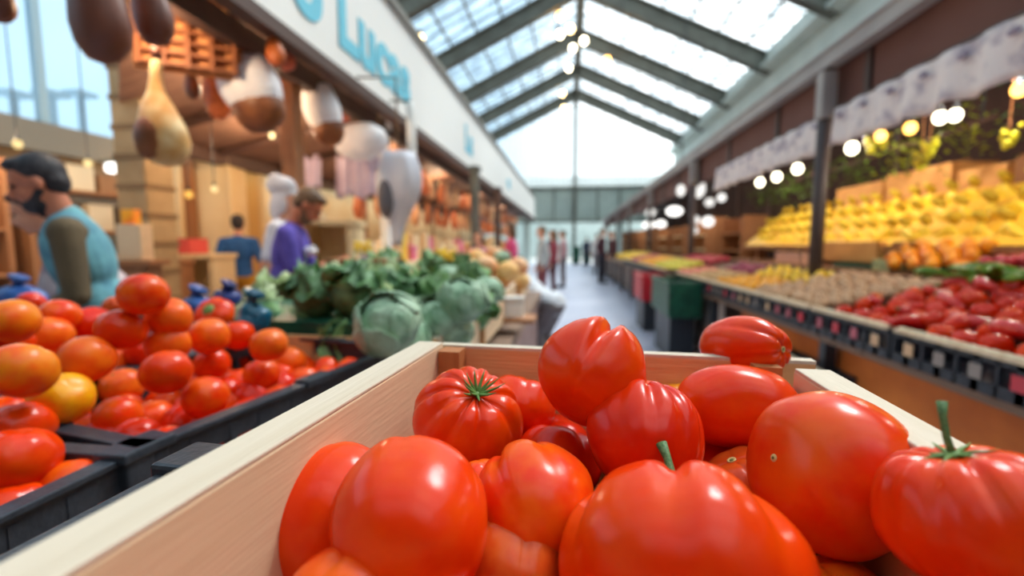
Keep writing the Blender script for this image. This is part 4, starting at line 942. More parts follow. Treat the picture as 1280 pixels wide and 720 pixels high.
# bulbs of the stall
for i, (px, py, w, lab) in enumerate([(1175, 147, 3.2, 'lower one of the bulb pair under the first valance'), (1194, 144, 3.15, 'upper one of the bulb pair under the first valance'), (1065, 185, 4.2, 'bulb between the valance and the green garland, past the bulb pair'),
        (997, 211, 5.2, 'first bulb beyond the tall brown pole'), (971, 221, 5.8, 'second bulb beyond the tall brown pole'), (950, 228, 6.4, 'third bulb beyond the tall brown pole')]):
    bulb(V(px, py, w), 0.042 * w / 3.4 if i < 3 else 0.052, 'glowing ' + lab, 'white', 6, 'bulbs of the banana stall', 0.35)
for i, (px, py, w, c) in enumerate([(1274, 112, 2.9, 'amber'), (1045, 345, 0, ''), (1138, 160, 3.4, 'amber'), (1101, 170, 3.8, 'amber')]):
    if c: bulb(V(px, py, w), 0.04, ['amber bulb high above the cardboard boxes', '', 'amber bulb between the white bulbs and the garland', 'dim amber bulb by the garland\'s middle'][i], c, 5, 'amber bulbs of the banana stall', 0.35)
# white globe and dish lamps in the far bays
def dish(px, py, w, r, label, asp=0.5, s=1.4):
    t_ = thing('dish_lamp', label, 'lamp', V(px, py, w)); MB().ell((0, 0, 0), (r, r, r * asp), nu=18, nv=12).build('shade', lamp_mat('dish_white_%d' % int(s * 10), (1, 0.97, 0.92), s), t_, smooth=True)
    MB().path([(0, 0, r * asp), (0, 0, hang_len(t_.location))], 0.008, 5).build('cord', M_['black'], t_)
dish(851, 238, 8.2, 0.075, 'oval white globe lamp beside the dark pole', 1.4, 1.0); dish(873, 236, 7.6, 0.11, 'larger oval white globe lamp under the valance end', 1.4, 0.9)
dish(843, 264, 9.0, 0.16, 'bright white dish lamp low in the third bay', 0.6, 1.8); dish(811, 281, 12, 0.16, 'bright white dish lamp in the fourth bay', 0.6, 1.8); dish(826, 280, 11, 0.13, 'smaller white dish lamp beside the fourth-bay one', 0.7, 1.6)
dish(885, 277, 8.4, 0.11, 'cream globe lamp before the brown shelves', 0.9, 1.2); dish(869, 275, 8.8, 0.09, 'dim cream globe lamp next to the dark pole', 0.9, 0.9); dish(902, 247, 7.4, 0.07, 'small cream globe under the valance end', 1.0, 1.0); dish(887, 253, 7.6, 0.08, 'small pale globe near the oval lamps', 0.9, 0.8); dish(868, 288, 8.4, 0.07, 'low dim globe beside the dark pole', 1.0, 0.8)
dish(813, 266, 12, 0.13, 'pale hooded lamp in the fourth bay', 0.9, 0.9)
# counter: table, black crates and their cream edging
t = thing('market_table', 'long dark table of the fruit stalls across the aisle', 'table')
MB().box((1.93, 13.5, 0.74), (1.08, 26, 0.04)).build('tabletop', TBL, t)
for k in range(14):
    MB().box((1.45, 0.7 + k * 1.98, 0.36), (0.06, 0.06, 0.72)).build('leg', M_['black'], t)
MB().box((1.52, 2.4, 0.40), (0.03, 3.4, 0.64)).build('front_panel', mat('orange_board', c8(226, 130, 52), 0.7, c8(190, 100, 40), 3), t)
MB().box((1.50, 5.4, 0.40), (0.03, 1.7, 0.64)).build('front_panel', mat('white_panel', c8(206, 196, 186), 0.7, c8(190, 176, 166), 2), t)
MB().box((1.55, 16.3, 0.40), (0.03, 20, 0.64)).build('front_panel', mat('grey_panel', c8(128, 116, 112), 0.7, c8(112, 100, 98), 2), t)
tp = thing('timber_post', 'pale timber post standing in front of the fruit counter', 'post', (1.36, 6.05, 0)); MB().box((0, 0, 0.44), (0.13, 0.16, 0.88)).build('shaft', wood_mat('post_pale', c8(190, 162, 132), c8(164, 130, 100), 4, axis='z'), tp, bevel=0.008); MB().box((0, 0, 0.9), (0.17, 0.2, 0.06)).build('cap', DW, tp)
CEDGE = mat('cream_edging', c8(222, 196, 160), 0.7, c8(236, 216, 184), 18, bump=0.3)
BS = [mat('price_%d' % i, c, 0.5) for i, c in enumerate([c8(206, 66, 78), c8(214, 178, 140), c8(186, 96, 110), c8(222, 52, 72), c8(150, 140, 134)])]
slabs = []
def rcrate(y, L, z=0.76, x=1.37, label='', group='black crates along the aisle edge of the fruit counter', cards=True, h=0.135, m=None, W_=0.42):
    c = thing('plastic_crate', label, 'crate', (x, y, z), 0, group); m = m or M_['black']
    MB().box((W_ / 2, L / 2, 0.006), (W_ - 0.02, L - 0.02, 0.012)).build('base', m, c)
    def w_(xx):
        mb = MB(); mb.box((xx, L / 2, h - 0.014), (0.014, L, 0.028)); mb.box((xx, L / 2, 0.02), (0.014, L, 0.04)); n = int(L / 0.075)
        for k in range(n + 1): mb.box((xx, L * k / n, h / 2), (0.014, 0.03 if k % 2 else 0.012, h)); 
        mb.build('side_wall', m, c)
    w_(0); w_(W_)
    for yy in (0.007, L - 0.007): MB().box((W_ / 2, yy, h / 2), (W_, 0.014, h)).build('end_wall', m, c)
    e = MB(); 
    for k in range(int(L / 0.04)): e.ell((0.0, 0.02 + k * 0.04, h + 0.004), (0.02, 0.028, 0.014), nu=8, nv=6)
    e.box((0.0, L / 2, h - 0.002), (0.03, L - 0.01, 0.012)); e.build('edging', CEDGE, c, smooth=False)
    if cards:
        rnd = random.Random(int(y * 10))
        for k in range(int(L / 0.15)):
            MB().box((-0.009, 0.08 + k * 0.15, h * 0.50), (0.004, 0.048, 0.05)).build('price_card', rnd.choice(BS), c)
    return c
ys = [0.75]; 
rl = ['black crate with a cream edge at the open end of the fruit counter', 'black crate with red cards under the red tomato heap', 'black crate with price cards under the pale onion heap', 'black crate under the yellow peppers', 'black crate beside the white front panel', 'black crate next to the pale timber post', 'black crate under the yellow-green apples', 'black crate over the dark green tub', 'black crate over the red tub', 'black crate in the fourth bay', 'black crate near the fourth pole', 'black crate past the fourth pole', 'black crate in the fifth bay', 'farthest black crate on the counter']
y = 0.78
for k in range(14):
    L = 0.62 if k < 8 else 0.9
    rcrate(y, L, label=rl[k], cards=k < 6); y += L + 0.03
# stacked crates and tubs in front of / under the counter
def tub(px0, px1, py0, py1, x, label, m, h0=None):
    a = on_x(px1, (py0 + py1) / 2, x); b = on_x(px0, (py0 + py1) / 2, x); L = (b.y - a.y) * 0.8; zt = on_x((px0 + px1) / 2, py0, x).z - 0.04; zb = 0
    H_ = 0.38; t_ = thing('plastic_tub', label, 'tub', (x + 0.18, (a.y + b.y) / 2, zt - H_)); mb = MB()
    MB().box((0, 0, -(zt - H_) / 2), (0.26, L * 0.8, zt - H_)).build('stand', M_['black'], t_)
    mb.box((0, 0, 0.02), (0.3, L * 0.94, 0.04))
    for sx in (-1, 1): mb.box((sx * 0.16, 0, H_ / 2), (0.02, L, H_)); mb.box((0, sx * (L / 2 - 0.01), H_ / 2), (0.34, 0.02, H_))
    mb.build('shell', m, t_, bevel=0.01); MB().box((-0.17, 0, H_ - 0.02), (0.03, L + 0.02, 0.04)).build('rim', m, t_, bevel=0.006)
tub(811, 838, 344, 400, 1.03, 'dark green plastic tub standing by the pale timber post', M_['green_plastic']); tub(790, 803, 338, 400, 1.03, 'red plastic tub standing beyond the dark green one', M_['red_plastic'])
for k, (y, z, lab) in enumerate(((2.35, 0.14, 'upper'), (3.0, 0.14, 'lower'))):
    pass
for i, (y, n) in enumerate(((2.5, 4), (3.15, 4))):
    for k in range(n):
        rcrate(y, 0.58, z=0.0 + k * 0.142, x=1.02 if False else 1.36 - 0.0, label=['black crate standing on the floor beneath the counter edge', 'second black crate up from the floor beneath the counter edge', 'third black crate up from the floor beneath the counter edge', 'topmost black crate of the stack beneath the counter edge'][k] + (' in the nearer stack' if i == 0 else ' in the farther stack'), group='crates stacked beneath the counter', cards=False, W_=0.13)
# ---------------------------------------------------------------- produce on the counter
RT_ = [tomato_mesh('tomato', M_[k], seed=90 + i, lobes=5, groove=0.06, nu=28, nv=18) for i, k in enumerate(('red', 'deep', 'deep'))]
REDP = mat('pepper_red', c8(222, 34, 24), 0.22, c8(196, 20, 18), 9, coat=0.3)
def pepper(m, seed, L=0.15, r=0.024):
    mb = MB(); rnd = random.Random(seed); c = rnd.uniform(0.02, 0.05)
    pts = [Vector((c * math.sin(PI * u), 0, L * (u - 0.5))) for u in (0, 0.08, 0.25, 0.5, 0.75, 0.93, 1)]
    mb.path(pts, [0.003, r * 0.4, r * 0.75, r, r * 1.1, r * 0.85, r * 0.3], 12)
    o = thing('pepper', '', 'pepper'); mb.build('flesh', m, o, smooth=True); MB().path([pts[-1], pts[-1] + Vector((-0.005, 0, 0.03))], [0.007, 0.004], 6).build('stem', M_['calyx'], o, smooth=True); return o
PEP = [pepper(REDP, 1), pepper(REDP, 2, 0.17, 0.022)]
random.seed(41)
def heapz(u, v): return 0.10 * math.sin(PI * min(1, 0.15 + u * 0.9)) * (0.6 + 0.4 * math.sin(PI * v))
def where(i, j): return ('by the crate edge' if i < 3 else ('on the slope' if i < 6 else 'on the ridge')) + (', open end' if j < 5 else (', centre' if j < 10 else ', onion end'))
RG = 'red tomatoes and peppers heaped on the fruit counter'
n_ = 0
for j in range(15):
    for i in range(9):
        y = 0.86 + j * 0.118 + random.uniform(-0.02, 0.02); x = 1.44 + i * 0.078 + random.uniform(-0.015, 0.015)
        u = i / 8; v = j / 14; z = 0.90 + 0.20 * u ** 0.9 * (1 - 0.3 * abs(v - 0.5)) + random.uniform(-0.012, 0.012)
        if (i + 2 * j) % 5 == 0 or (i > 5 and random.random() < 0.35):
            place(PEP[(i + j) % 2], USED, (x, y, z + 0.02), (random.uniform(1.2, 1.9), random.uniform(-0.4, 0.4), random.uniform(0, 6)), 1.25, 'long red pepper %s of the red heap' % where(i, j), RG + ', long ones')
        else:
            o = bpy.data.objects.new('tomato', RT_[(i + j) % 3]); COL.objects.link(o); tag(o, 'small red tomato %s of the red heap' % where(i, j), 'tomato', RG + ', round ones')
            o.location = (x, y, z); s = random.uniform(0.042, 0.050); o.scale = (s, s * 0.95, s); o.rotation_euler = (random.uniform(-1, 1), random.uniform(-1, 1), random.uniform(0, 6))
# sloped bed under the heaps
def bed(x0, x1, y0, y1, z0, z1, label, m):
    cx, cy = (x0 + x1) / 2, (y0 + y1) / 2; t_ = thing('sloped_bed', label, 'bed', (cx, cy, 0)); mb = MB(); a, b, c_, d = x0 - cx, x1 - cx, y0 - cy, y1 - cy
    mb.add([(a, c_, 0.765), (b, c_, 0.765), (b, d, 0.765), (a, d, 0.765), (a, c_, z0), (b, c_, z1), (b, d, z1), (a, d, z0)], [(0, 3, 2, 1), (4, 5, 6, 7), (0, 1, 5, 4), (2, 3, 7, 6), (0, 4, 7, 3), (1, 2, 6, 5)]); mb.build('board', m, t_)
    MB().box((b, 0, z1 + 0.01), (0.02, d - c_, 0.06)).build('backstop', m, t_)
bed(1.82, 2.14, 0.8, 2.6, 0.93, 1.07, 'sloped wooden bed under the red tomato heap', TBL)
bed(1.81, 2.14, 2.65, 6.5, 0.93, 1.01, 'sloped wooden bed under the pale onion heap', TBL)
bed(1.81, 2.14, 6.55, 16, 0.93, 1.01, 'sloped wooden bed along the farther fruit', TBL)
def roundfruit(name, cat, m, r=0.036, sq=0.92, dep=0.12, stemm=None):
    o = thing(name, '', cat); mb = MB(); mb.lathe([(0.002, r * (sq - dep * 2)), (r * 0.2, r * (sq - 0.05)), (r * 0.5, r * sq), (r * 0.85, r * 0.55), (r, 0), (r * 0.88, -r * 0.5), (r * 0.5, -r * 0.82), (0.003, -r * 0.9)], n=16)
    mb.build('skin', m, o, smooth=True); MB().path([(0, 0, r * 0.6), (0.002, 0, r * 1.15)], 0.002, 5).build('stem', MW, o); return o
ONI = roundfruit('onion', 'onion', mat('onion_skin', c8(212, 176, 134), 0.45, c8(190, 138, 104), 1.2))
APY = roundfruit('apple', 'apple', mat('apple_yellow', c8(226, 208, 60), 0.3, c8(196, 196, 50), 6)); APR = roundfruit('apple', 'apple', mat('apple_red', c8(196, 60, 72), 0.3, c8(168, 40, 58), 8)); APP = roundfruit('peach', 'peach', mat('peach_skin', c8(232, 150, 120), 0.5, c8(220, 100, 90), 8))
ORA = roundfruit('orange', 'orange', mat('orange_skin', c8(246, 166, 30), 0.4, c8(250, 186, 50), 9)); LEM = roundfruit('lemon', 'lemon', mat('lemon_skin', c8(244, 210, 50), 0.4, c8(248, 190, 40), 6), 0.034, 1.15)
POT = roundfruit('potato', 'potato', mat('potato_skin', c8(206, 170, 124), 0.7, c8(186, 148, 100), 9), 0.034, 1.1); PLM = roundfruit('plum', 'plum', mat('plum_skin', c8(170, 70, 96), 0.35, c8(136, 52, 84), 8), 0.032)
def fill(proto, x0, x1, y0, y1, za, zb, label, group, st=0.078, jit=0.012, sc=1.0, ystep=None):
    y = y0; k = 0
    while y <= y1 + 1e-6:
        x = x0 + (0.5 * st if k % 2 else 0)
        while x <= x1 + 1e-6:
            u = (x - x0) / max(1e-6, x1 - x0); o = place(proto, USED, (x + random.uniform(-jit, jit), y + random.uniform(-jit, jit), za + (zb - za) * u + random.uniform(-0.008, 0.008)), (random.uniform(-0.8, 0.8), random.uniform(-0.8, 0.8), random.uniform(0, 6)), sc, label, group)
            x += st
        y += (ystep or st); k += 1
fill(ONI, 1.43, 2.05, 2.72, 3.62, 0.905, 1.03, 'pale onion in the heap just past the red tomatoes', 'onions heaped past the red tomatoes', 0.072, 0.02)
fill(ORA, 1.43, 1.75, 3.75, 4.5, 0.91, 0.95, 'yellow-orange fruit at the counter edge before the tall brown pole', 'oranges by the tall pole', 0.085)
fill(LEM, 1.84, 2.05, 3.75, 4.7, 0.955, 1.03, 'golden lemon heaped behind the tall brown pole', 'lemons behind the tall pole', 0.085)
fill(POT, 1.43, 1.75, 4.62, 5.3, 0.91, 0.95, 'light brown potato at the counter edge past the oranges', 'potatoes past the oranges', 0.085)
fill(PLM, 1.84, 2.05, 4.85, 5.6, 0.97, 1.04, 'rosy plum in the crate past the golden lemons', 'plums past the lemons', 0.085)
fill(APP, 1.43, 1.75, 5.4, 6.0, 0.91, 0.95, 'blush peach at the counter edge by the plums', 'peaches by the plums', 0.085)
fill(APY, 1.43, 1.75, 6.2, 7.7, 0.92, 1.0, 'yellow-green apple in the long heap beside the dark pole', 'yellow-green apples', 0.10, sc=1.2)
fill(APR, 1.85, 2.05, 6.2, 7.6, 1.02, 1.06, 'red apple in the row behind the yellow-green ones', 'red apples behind yellow-green ones', 0.10, sc=1.2)
fill(ORA, 1.45, 1.9, 8.0, 9.4, 0.92, 1.0, 'pale orange in the heap over the dark green tub', 'oranges over the green tub', 0.13, sc=1.5)
fill(APR, 1.45, 1.9, 9.6, 10.6, 0.92, 1.0, 'red apple in the heap over the red tub', 'red apples over the red tub', 0.14, sc=1.6)
fill(LEM, 1.45, 1.9, 10.8, 13.6, 0.92, 1.0, 'pale yellow fruit in the fourth bay', 'pale fruit in the fourth bay', 0.17, sc=2.0)
# green chillies and lettuces behind the red heap
GP = pepper(mat('pepper_green', c8(66, 128, 30), 0.3, c8(120, 160, 40), 8), 5, 0.16, 0.018); 
for k in range(34):
    place(GP, USED, (2.02 + random.uniform(-0.16, 0.16), 2.35 + random.uniform(-0.32, 0.34), 1.09 + random.uniform(0, 0.05)), (random.uniform(1.3, 1.8), random.uniform(-0.3, 0.3), random.uniform(0, 6)), 1, 'green chilli in the bright patch behind the red tomatoes', 'green chillies behind the red tomatoes')
for k in range(10):
    place(CAB[4], USED, (2.25 + 0.12 * (k % 2), 1.35 + 0.13 * k, 1.06), (random.uniform(-0.4, 0.4), random.uniform(-0.4, 0.4), k), 0.9, 'yellow-green lettuce in the row behind the red peppers', 'lettuces behind the red peppers')
tag(MB().box((2.3, 1.95, 0.87), (0.3, 1.5, 0.2)).box((2.3, 1.95, 0.98), (0.32, 1.52, 0.02)).build('produce_box', TBL), 'long low box under the yellow-green lettuces', 'box')
AUBP = thing('aubergine', 'dark aubergine lying between red peppers and lettuces', 'aubergine', (2.08, 1.98, 1.13)); AUBP.rotation_euler = (R(85), 0, 0.3); AUBP['group'] = 'dark aubergines across the aisle'
MB().lathe([(0.004, -0.09), (0.036, -0.07), (0.042, -0.03), (0.030, 0.03), (0.012, 0.08)], n=18).build('fruit', mat('aubergine_dark', c8(60, 26, 36), 0.25), AUBP, smooth=True); MB().lathe([(0.024, 0.06), (0.006, 0.11)], n=8).build('calyx', M_['calyx'], AUBP)
o = dup(AUBP); o.location = (2.12, 1.86, 1.12); o.rotation_euler = (R(85), 0, -0.2); o['label'] = 'dark aubergine just beside the first one behind the red heap'
# raised rear tier: red apples in a pale box, green crates, cartons
TIER = thing('display_tier', 'raised wooden display tier behind the fruit counter', 'tier')
MB().box((3.1, 4.2, 1.0), (0.9, 7.6, 0.05)).build('shelf', MW, TIER); MB().box((2.68, 4.2, 0.49), (0.04, 7.6, 0.96)).build('riser', DW, TIER); MB().box((3.52, 4.2, 0.49), (0.04, 7.6, 0.96)).build('riser', DW, TIER)
bx = thing('apple_box', 'pale shallow box full of deep red apples on the raised tier', 'box', (2.72, 2.55, 1.03)); mb = MB()
for sx in (-1, 1): mb.box((sx * 0.2, 0, 0.045), (0.02, 1.4, 0.09)); mb.box((0, sx * 0.70, 0.045), (0.42, 0.02, 0.09))
mb.box((0, 0, 0.008), (0.4, 1.4, 0.016)); mb.build('walls', mat('pale_box', c8(224, 196, 180), 0.7), bx)
for z in (1.09, 1.15): fill(APR, 2.57, 2.87, 1.95, 3.2, z, z + 0.02, 'deep red apple in the pale box on the raised tier', 'deep red apples in the pale box', 0.074)
def plainbox(px0, px1, py0, py1, x, label, m, dep=0.35, name='produce_box', cat='box', flaps=True):
    a = on_x(px1, py1, x); b = on_x(px0, py1, x); zt = on_x((px0 + px1) / 2, py0, x).z; zb = on_x((px0 + px1) / 2, py1, x).z; L = b.y - a.y; H_ = zt - zb
    t_ = thing(name, label, cat, (x + dep / 2, (a.y + b.y) / 2, zb)); mb = MB()
    mb.box((0, 0, 0.01), (dep, L, 0.02))
    for sx in (-1, 1): mb.box((sx * (dep / 2 - 0.008), 0, H_ / 2), (0.016, L, H_)); mb.box((0, sx * (L / 2 - 0.008), H_ / 2), (dep, 0.016, H_))
    mb.build('walls', m, t_, bevel=0.003)
    if flaps: MB().box((0, 0, H_ - 0.02), (dep - 0.03, L - 0.03, 0.012)).box((-dep / 2 - 0.004, 0, H_ * 0.5), (0.006, L * 0.3, H_ * 0.25)).build('lid', m, t_)
    return t_
KR = mat('kraft_board', c8(226, 168, 98), 0.75, c8(206, 146, 80), 2.5); KR2 = mat('kraft_dark', c8(166, 112, 66), 0.75, c8(140, 92, 54), 2.5)
plainbox(1150, 1182, 326, 350, 2.70, 'dark green crate beside the red apples', M_['green_plastic'])
plainbox(1040, 1088, 329, 344, 2.70, 'low green tray below the cardboard carton', M_['green_plastic']); plainbox(1088, 1112, 325, 345, 2.70, 'pale green carton next to the green tray', mat('palegreen', c8(176, 192, 144), 0.7))
plainbox(1022, 1096, 302, 328, 2.80, 'wide cardboard carton below the banana slope', KR); plainbox(1112, 1140, 302, 336, 2.80, 'narrow brown carton beside the wide one', KR2)
plainbox(968, 1000, 315, 334, 2.75, 'pink-beige carton beyond the tall brown pole', mat('pinkbeige', c8(222, 176, 152), 0.7))
# sloping banana shelf
BS_ = thing('banana_shelf', 'yellow sloping shelf carrying the banana bunches', 'shelf', (3.1, 4.9, 0))
YB = mat('yellow_board', c8(242, 196, 52), 0.6, c8(236, 180, 40), 2)
mb = MB(); y0, y1 = -2.6, 2.9
mb.add([(-0.25, y0, 1.24), (0.3, y0, 1.72), (0.3, y1, 1.72), (-0.25, y1, 1.24), (-0.25, y0, 1.20), (0.3, y0, 1.68), (0.3, y1, 1.68), (-0.25, y1, 1.20)], [(0, 1, 2, 3), (7, 6, 5, 4), (0, 4, 5, 1), (2, 6, 7, 3), (1, 5, 6, 2), (0, 3, 7, 4)])
mb.build('sloping_board', YB, BS_); MB().box((-0.26, 0.15, 1.22), (0.02, 5.5, 0.05)).build('lip', MW, BS_)
for yy in (-2.4, -0.6, 1.2, 2.7): MB().box((-0.1, yy, 1.16), (0.05, 0.06, 0.27)).build('strut', MW, BS_); MB().box((0.25, yy, 1.35), (0.05, 0.06, 0.65)).build('strut', MW, BS_)
BAN = mat('banana_yellow', c8(255, 228, 66), 0.45, c8(252, 210, 44), 5); BTIP = mat('banana_tip', c8(206, 176, 50), 0.7)
def banana_bunch(seed, n=7):
    rnd = random.Random(seed); t_ = thing('banana_bunch', '', 'bananas')
    for k in range(n):
        a = (k - (n - 1) / 2) * 0.24; L = 0.20 * rnd.uniform(0.92, 1.05); pts = []
        for q in range(9):
            u = q / 8; bend = 0.055 * math.sin(PI * u * 0.9); rr = 0.02 + L * u
            pts.append(Vector((math.sin(a) * rr, 0.03 + bend + 0.01 * (k % 2), -math.cos(a) * rr)))
        MB().path(pts, [0.008, 0.010, 0.017, 0.020, 0.021, 0.020, 0.017, 0.011, 0.005], 8).build('banana', BAN, t_, smooth=True)
    MB().lathe([(0.012, -0.03), (0.026, -0.01), (0.02, 0.03), (0.014, 0.045)], n=10).build('crown', BTIP, t_, smooth=True)
    return t_
BB = [banana_bunch(1), banana_bunch(2, 6)]
random.seed(51); kk = 0
bl = 'banana bunch lying on the yellow sloping shelf'
for r_ in range(3):
    for c_ in range(22):
        y = 2.5 + c_ * 0.235 + (0.12 if r_ % 2 else 0) + random.uniform(-0.04, 0.04); s = 0.20 + r_ * 0.30; x = 2.87 + s * 0.55; z = 1.285 + s * 0.52
        row = ['lowest', 'middle', 'upper'][r_]
        o = place(BB[kk % 2], USED, (x - 0.02, y, z + 0.06), None, 1.15, 'banana bunch in the %s row on the yellow sloping shelf' % row, 'bananas, %s row' % row); o.scale=(1.45,)*3
        o.rotation_euler = (Matrix.Rotation(R(90), 3, 'Z') @ Matrix.Rotation(R(-48), 3, 'X') @ Matrix.Rotation(random.uniform(-0.7, 0.7), 3, 'Y')).to_euler(); kk += 1
# mangoes in the corner of the tier
MAN = roundfruit('mango', 'mango', mat('mango_orange', c8(244, 168, 24), 0.4, c8(232, 120, 20), 5), 0.05, 1.2)
fill(MAN, 2.66, 2.86, 3.45, 4.15, 1.10, 1.24, 'orange mango piled below the banana slope', 'mangoes below the bananas', 0.10)
# kraft cartons on the rear ledge over the bananas
LG = thing('rear_ledge', 'brown ledge above the banana slope', 'ledge', (3.75, 4.8, 0)); MB().box((0, 0, 1.70), (0.55, 6.4, 0.04)).build('board', MW, LG); MB().box((0.2, 0, 0.84), (0.04, 6.4, 1.68)).build('back_panel', DW, LG)
yy = 2.05
for i, (L, H_, m, lab) in enumerate([(0.75, 0.42, KR, 'tallest cardboard carton over the mango end of the bananas'), (0.6, 0.26, KR2, 'brown cardboard carton beside the tallest one'), (0.66, 0.24, KR2, 'low brown carton in the middle of the ledge'), (0.5, 0.2, KR, 'small kraft carton on the ledge'), (0.9, 0.3, KR, 'long kraft carton in line with the tall brown pole'), (0.9, 0.26, KR, 'kraft carton at the far end of the ledge')]):
    t_ = thing('carton', lab, 'carton', (3.72, yy + L / 2, 1.72)); mb = MB(); mb.box((0, 0, H_ / 2), (0.4, L - 0.03, H_)); mb.build('body', m, t_, bevel=0.006)
    mb = MB(); mb.box((-0.12, 0, H_ + 0.006), (0.16, L - 0.04, 0.01), m=Matrix.Rotation(R(-12), 3, 'Y')); mb.box((0, 0, H_ + 0.003), (0.38, 0.05, 0.006)); mb.build('flap', m, t_); yy += L + 0.04
# garlands of foliage under the canopy
VINE = [mat('vine_leaf_%d' % i, c, 0.55, d, 10) for i, (c, d) in enumerate([(c8(58, 84, 26), c8(90, 118, 34)), (c8(104, 124, 30), c8(150, 160, 44)), (c8(46, 66, 40), c8(66, 88, 56))])]
def garland(y0, y1, x, z, label, seed, m):
    rnd = random.Random(seed); t_ = thing('leaf_garland', label, 'garland', (x, (y0 + y1) / 2, z)); mb = MB(); h = (y1 - y0) / 2
    for k in range(int((y1 - y0) * 150)):
        c = Vector((rnd.gauss(0, 0.10), rnd.uniform(-h, h), rnd.gauss(0, 0.11) - 0.02)); d = Vector((rnd.gauss(0, 1), rnd.gauss(0, 1), rnd.gauss(-0.5, 0.6))).normalized()
        s = rnd.uniform(0.03, 0.06); e = d.cross(Vector((0, 0, 1))).normalized(); nrm = d.cross(e)
        mb.add([c, c + d * s * 0.5 + e * s * 0.45 + nrm * 0.006, c + d * s * 1.2, c + d * s * 0.5 - e * s * 0.45 + nrm * 0.006, c + d * s * 0.5 - nrm * 0.006], [(0, 1, 4), (1, 2, 4), (2, 3, 4), (3, 0, 4)])
    mb.build('leaves', m, t_, fix=False)
    MB().path([(0, -h, 0.06), (0, 0, 0.02), (0, h, 0.06)], 0.012, 6).build('vine', DW, t_)
    for s in (-0.8, 0.8): MB().path([(0, s * h, 0.05), (0, s * h, 0.75)], 0.006, 5).build('hanger', M_['black'], t_)
garland(1.2, 2.6, 3.3, 2.18, 'dark leafy garland above the tallest carton', 1, VINE[2]); garland(2.7, 3.9, 3.3, 2.22, 'dark olive garland beside the amber bulb', 2, VINE[2])
garland(4.0, 5.2, 3.25, 2.18, 'bright green garland just before the tall brown pole', 3, VINE[1]); garland(5.3, 6.6, 3.2, 2.14, 'green leafy garland behind the bulb row', 4, VINE[0]); garland(6.7, 8.2, 3.15, 2.1, 'green leafy garland at the far end of the banana stall', 5, VINE[0])
GRP = mat('grape_green', c8(190, 200, 40), 0.3, c8(220, 210, 60), 8)
for i, (px, py, w, lab) in enumerate([(1152, 190, 3.5, 'yellow-green grape cluster hanging beside the dark garland'), (1090, 172, 4.2, 'yellow grape cluster hanging by the middle of the garland'), (1163, 172, 3.4, 'small grape cluster tucked beneath the white bulb pair'), (1262, 158, 3.0, 'grape cluster hanging above the tallest carton'), (1105, 165, 4.1, 'grape cluster next to the dim amber bulb')]):
    t_ = thing('grape_cluster', lab, 'grapes', V(px, py, w)); rnd = random.Random(i); mb = MB()
    for k in range(34): u = rnd.random(); r = 0.055 * (1 - u * 0.75); a = rnd.uniform(0, 6.28); mb.ell((r * math.cos(a), r * math.sin(a), -0.14 * u), 0.015, nu=8, nv=6)
    mb.build('grapes_bunch', GRP, t_, smooth=True); MB().path([(0, 0, -0.02), (0, 0, hang_len(t_.location))], 0.004, 5).build('stalk', MW, t_)
# far bays: cream display boards, shelves
for i, (y, L, x, z0, z1, m, lab) in enumerate([(8.6, 1.0, 3.0, 0.0, 1.75, KR2, 'brown display shelf unit past the banana stall'), (9.9, 0.9, 2.8, 0.0, 1.8, PW, 'cream display board in the third bay'), (11.4, 1.0, 2.72, 0.0, 1.7, PW, 'cream display board in the fourth bay'), (13.2, 1.2, 2.72, 0.0, 1.7, PW, 'cream display board near the fourth pole'), (15.5, 1.4, 2.72, 0, 1.8, CREAM, 'cream display board in the fifth bay'), (18.5, 1.6, 2.72, 0, 1.8, KR2, 'brown display board in the sixth bay'), (22, 2, 2.72, 0, 1.9, CREAM, 'cream display board at the end of the row')]):
    t_ = thing('display_unit', lab, 'display', (x, y, 0)); MB().box((0.3, 0, z1 / 2), (0.05, L, z1)).build('back_board', m, t_, bevel=0.005)
    for sy in (-1, 1): MB().box((0.1, sy * L / 2, z1 / 2), (0.4, 0.05, z1)).build('upright', MW, t_)
    for z in (1.15, 1.45): MB().box((0.1, 0, z), (0.4, L, 0.03)).build('shelf', m, t_)
t = thing('stall_backdrop', 'dark brown boarded back of the fruit stalls', 'partition'); MB().box((4.6, 14, 1.5), (0.08, 27, 3.0)).build('boards', mat('dark_boards', c8(70, 46, 40), 0.85, c8(54, 36, 32), 2), t)
for y in range(1, 27, 2): MB().box((4.54, y, 1.5), (0.05, 0.1, 3.0)).build('stile', DW, t)
for (x, y, z, pw) in ((2.75, 1.9, 2.35, 22), (2.75, 3.3, 2.35, 26), (2.75, 4.9, 2.3, 26), (2.75, 6.6, 2.3, 26), (2.6, 9.2, 2.3, 30), (2.4, 12.5, 2.3, 30), (2.4, 17, 2.3, 30)): warm_light((x, y, z), pw, (1, 0.90, 0.74))
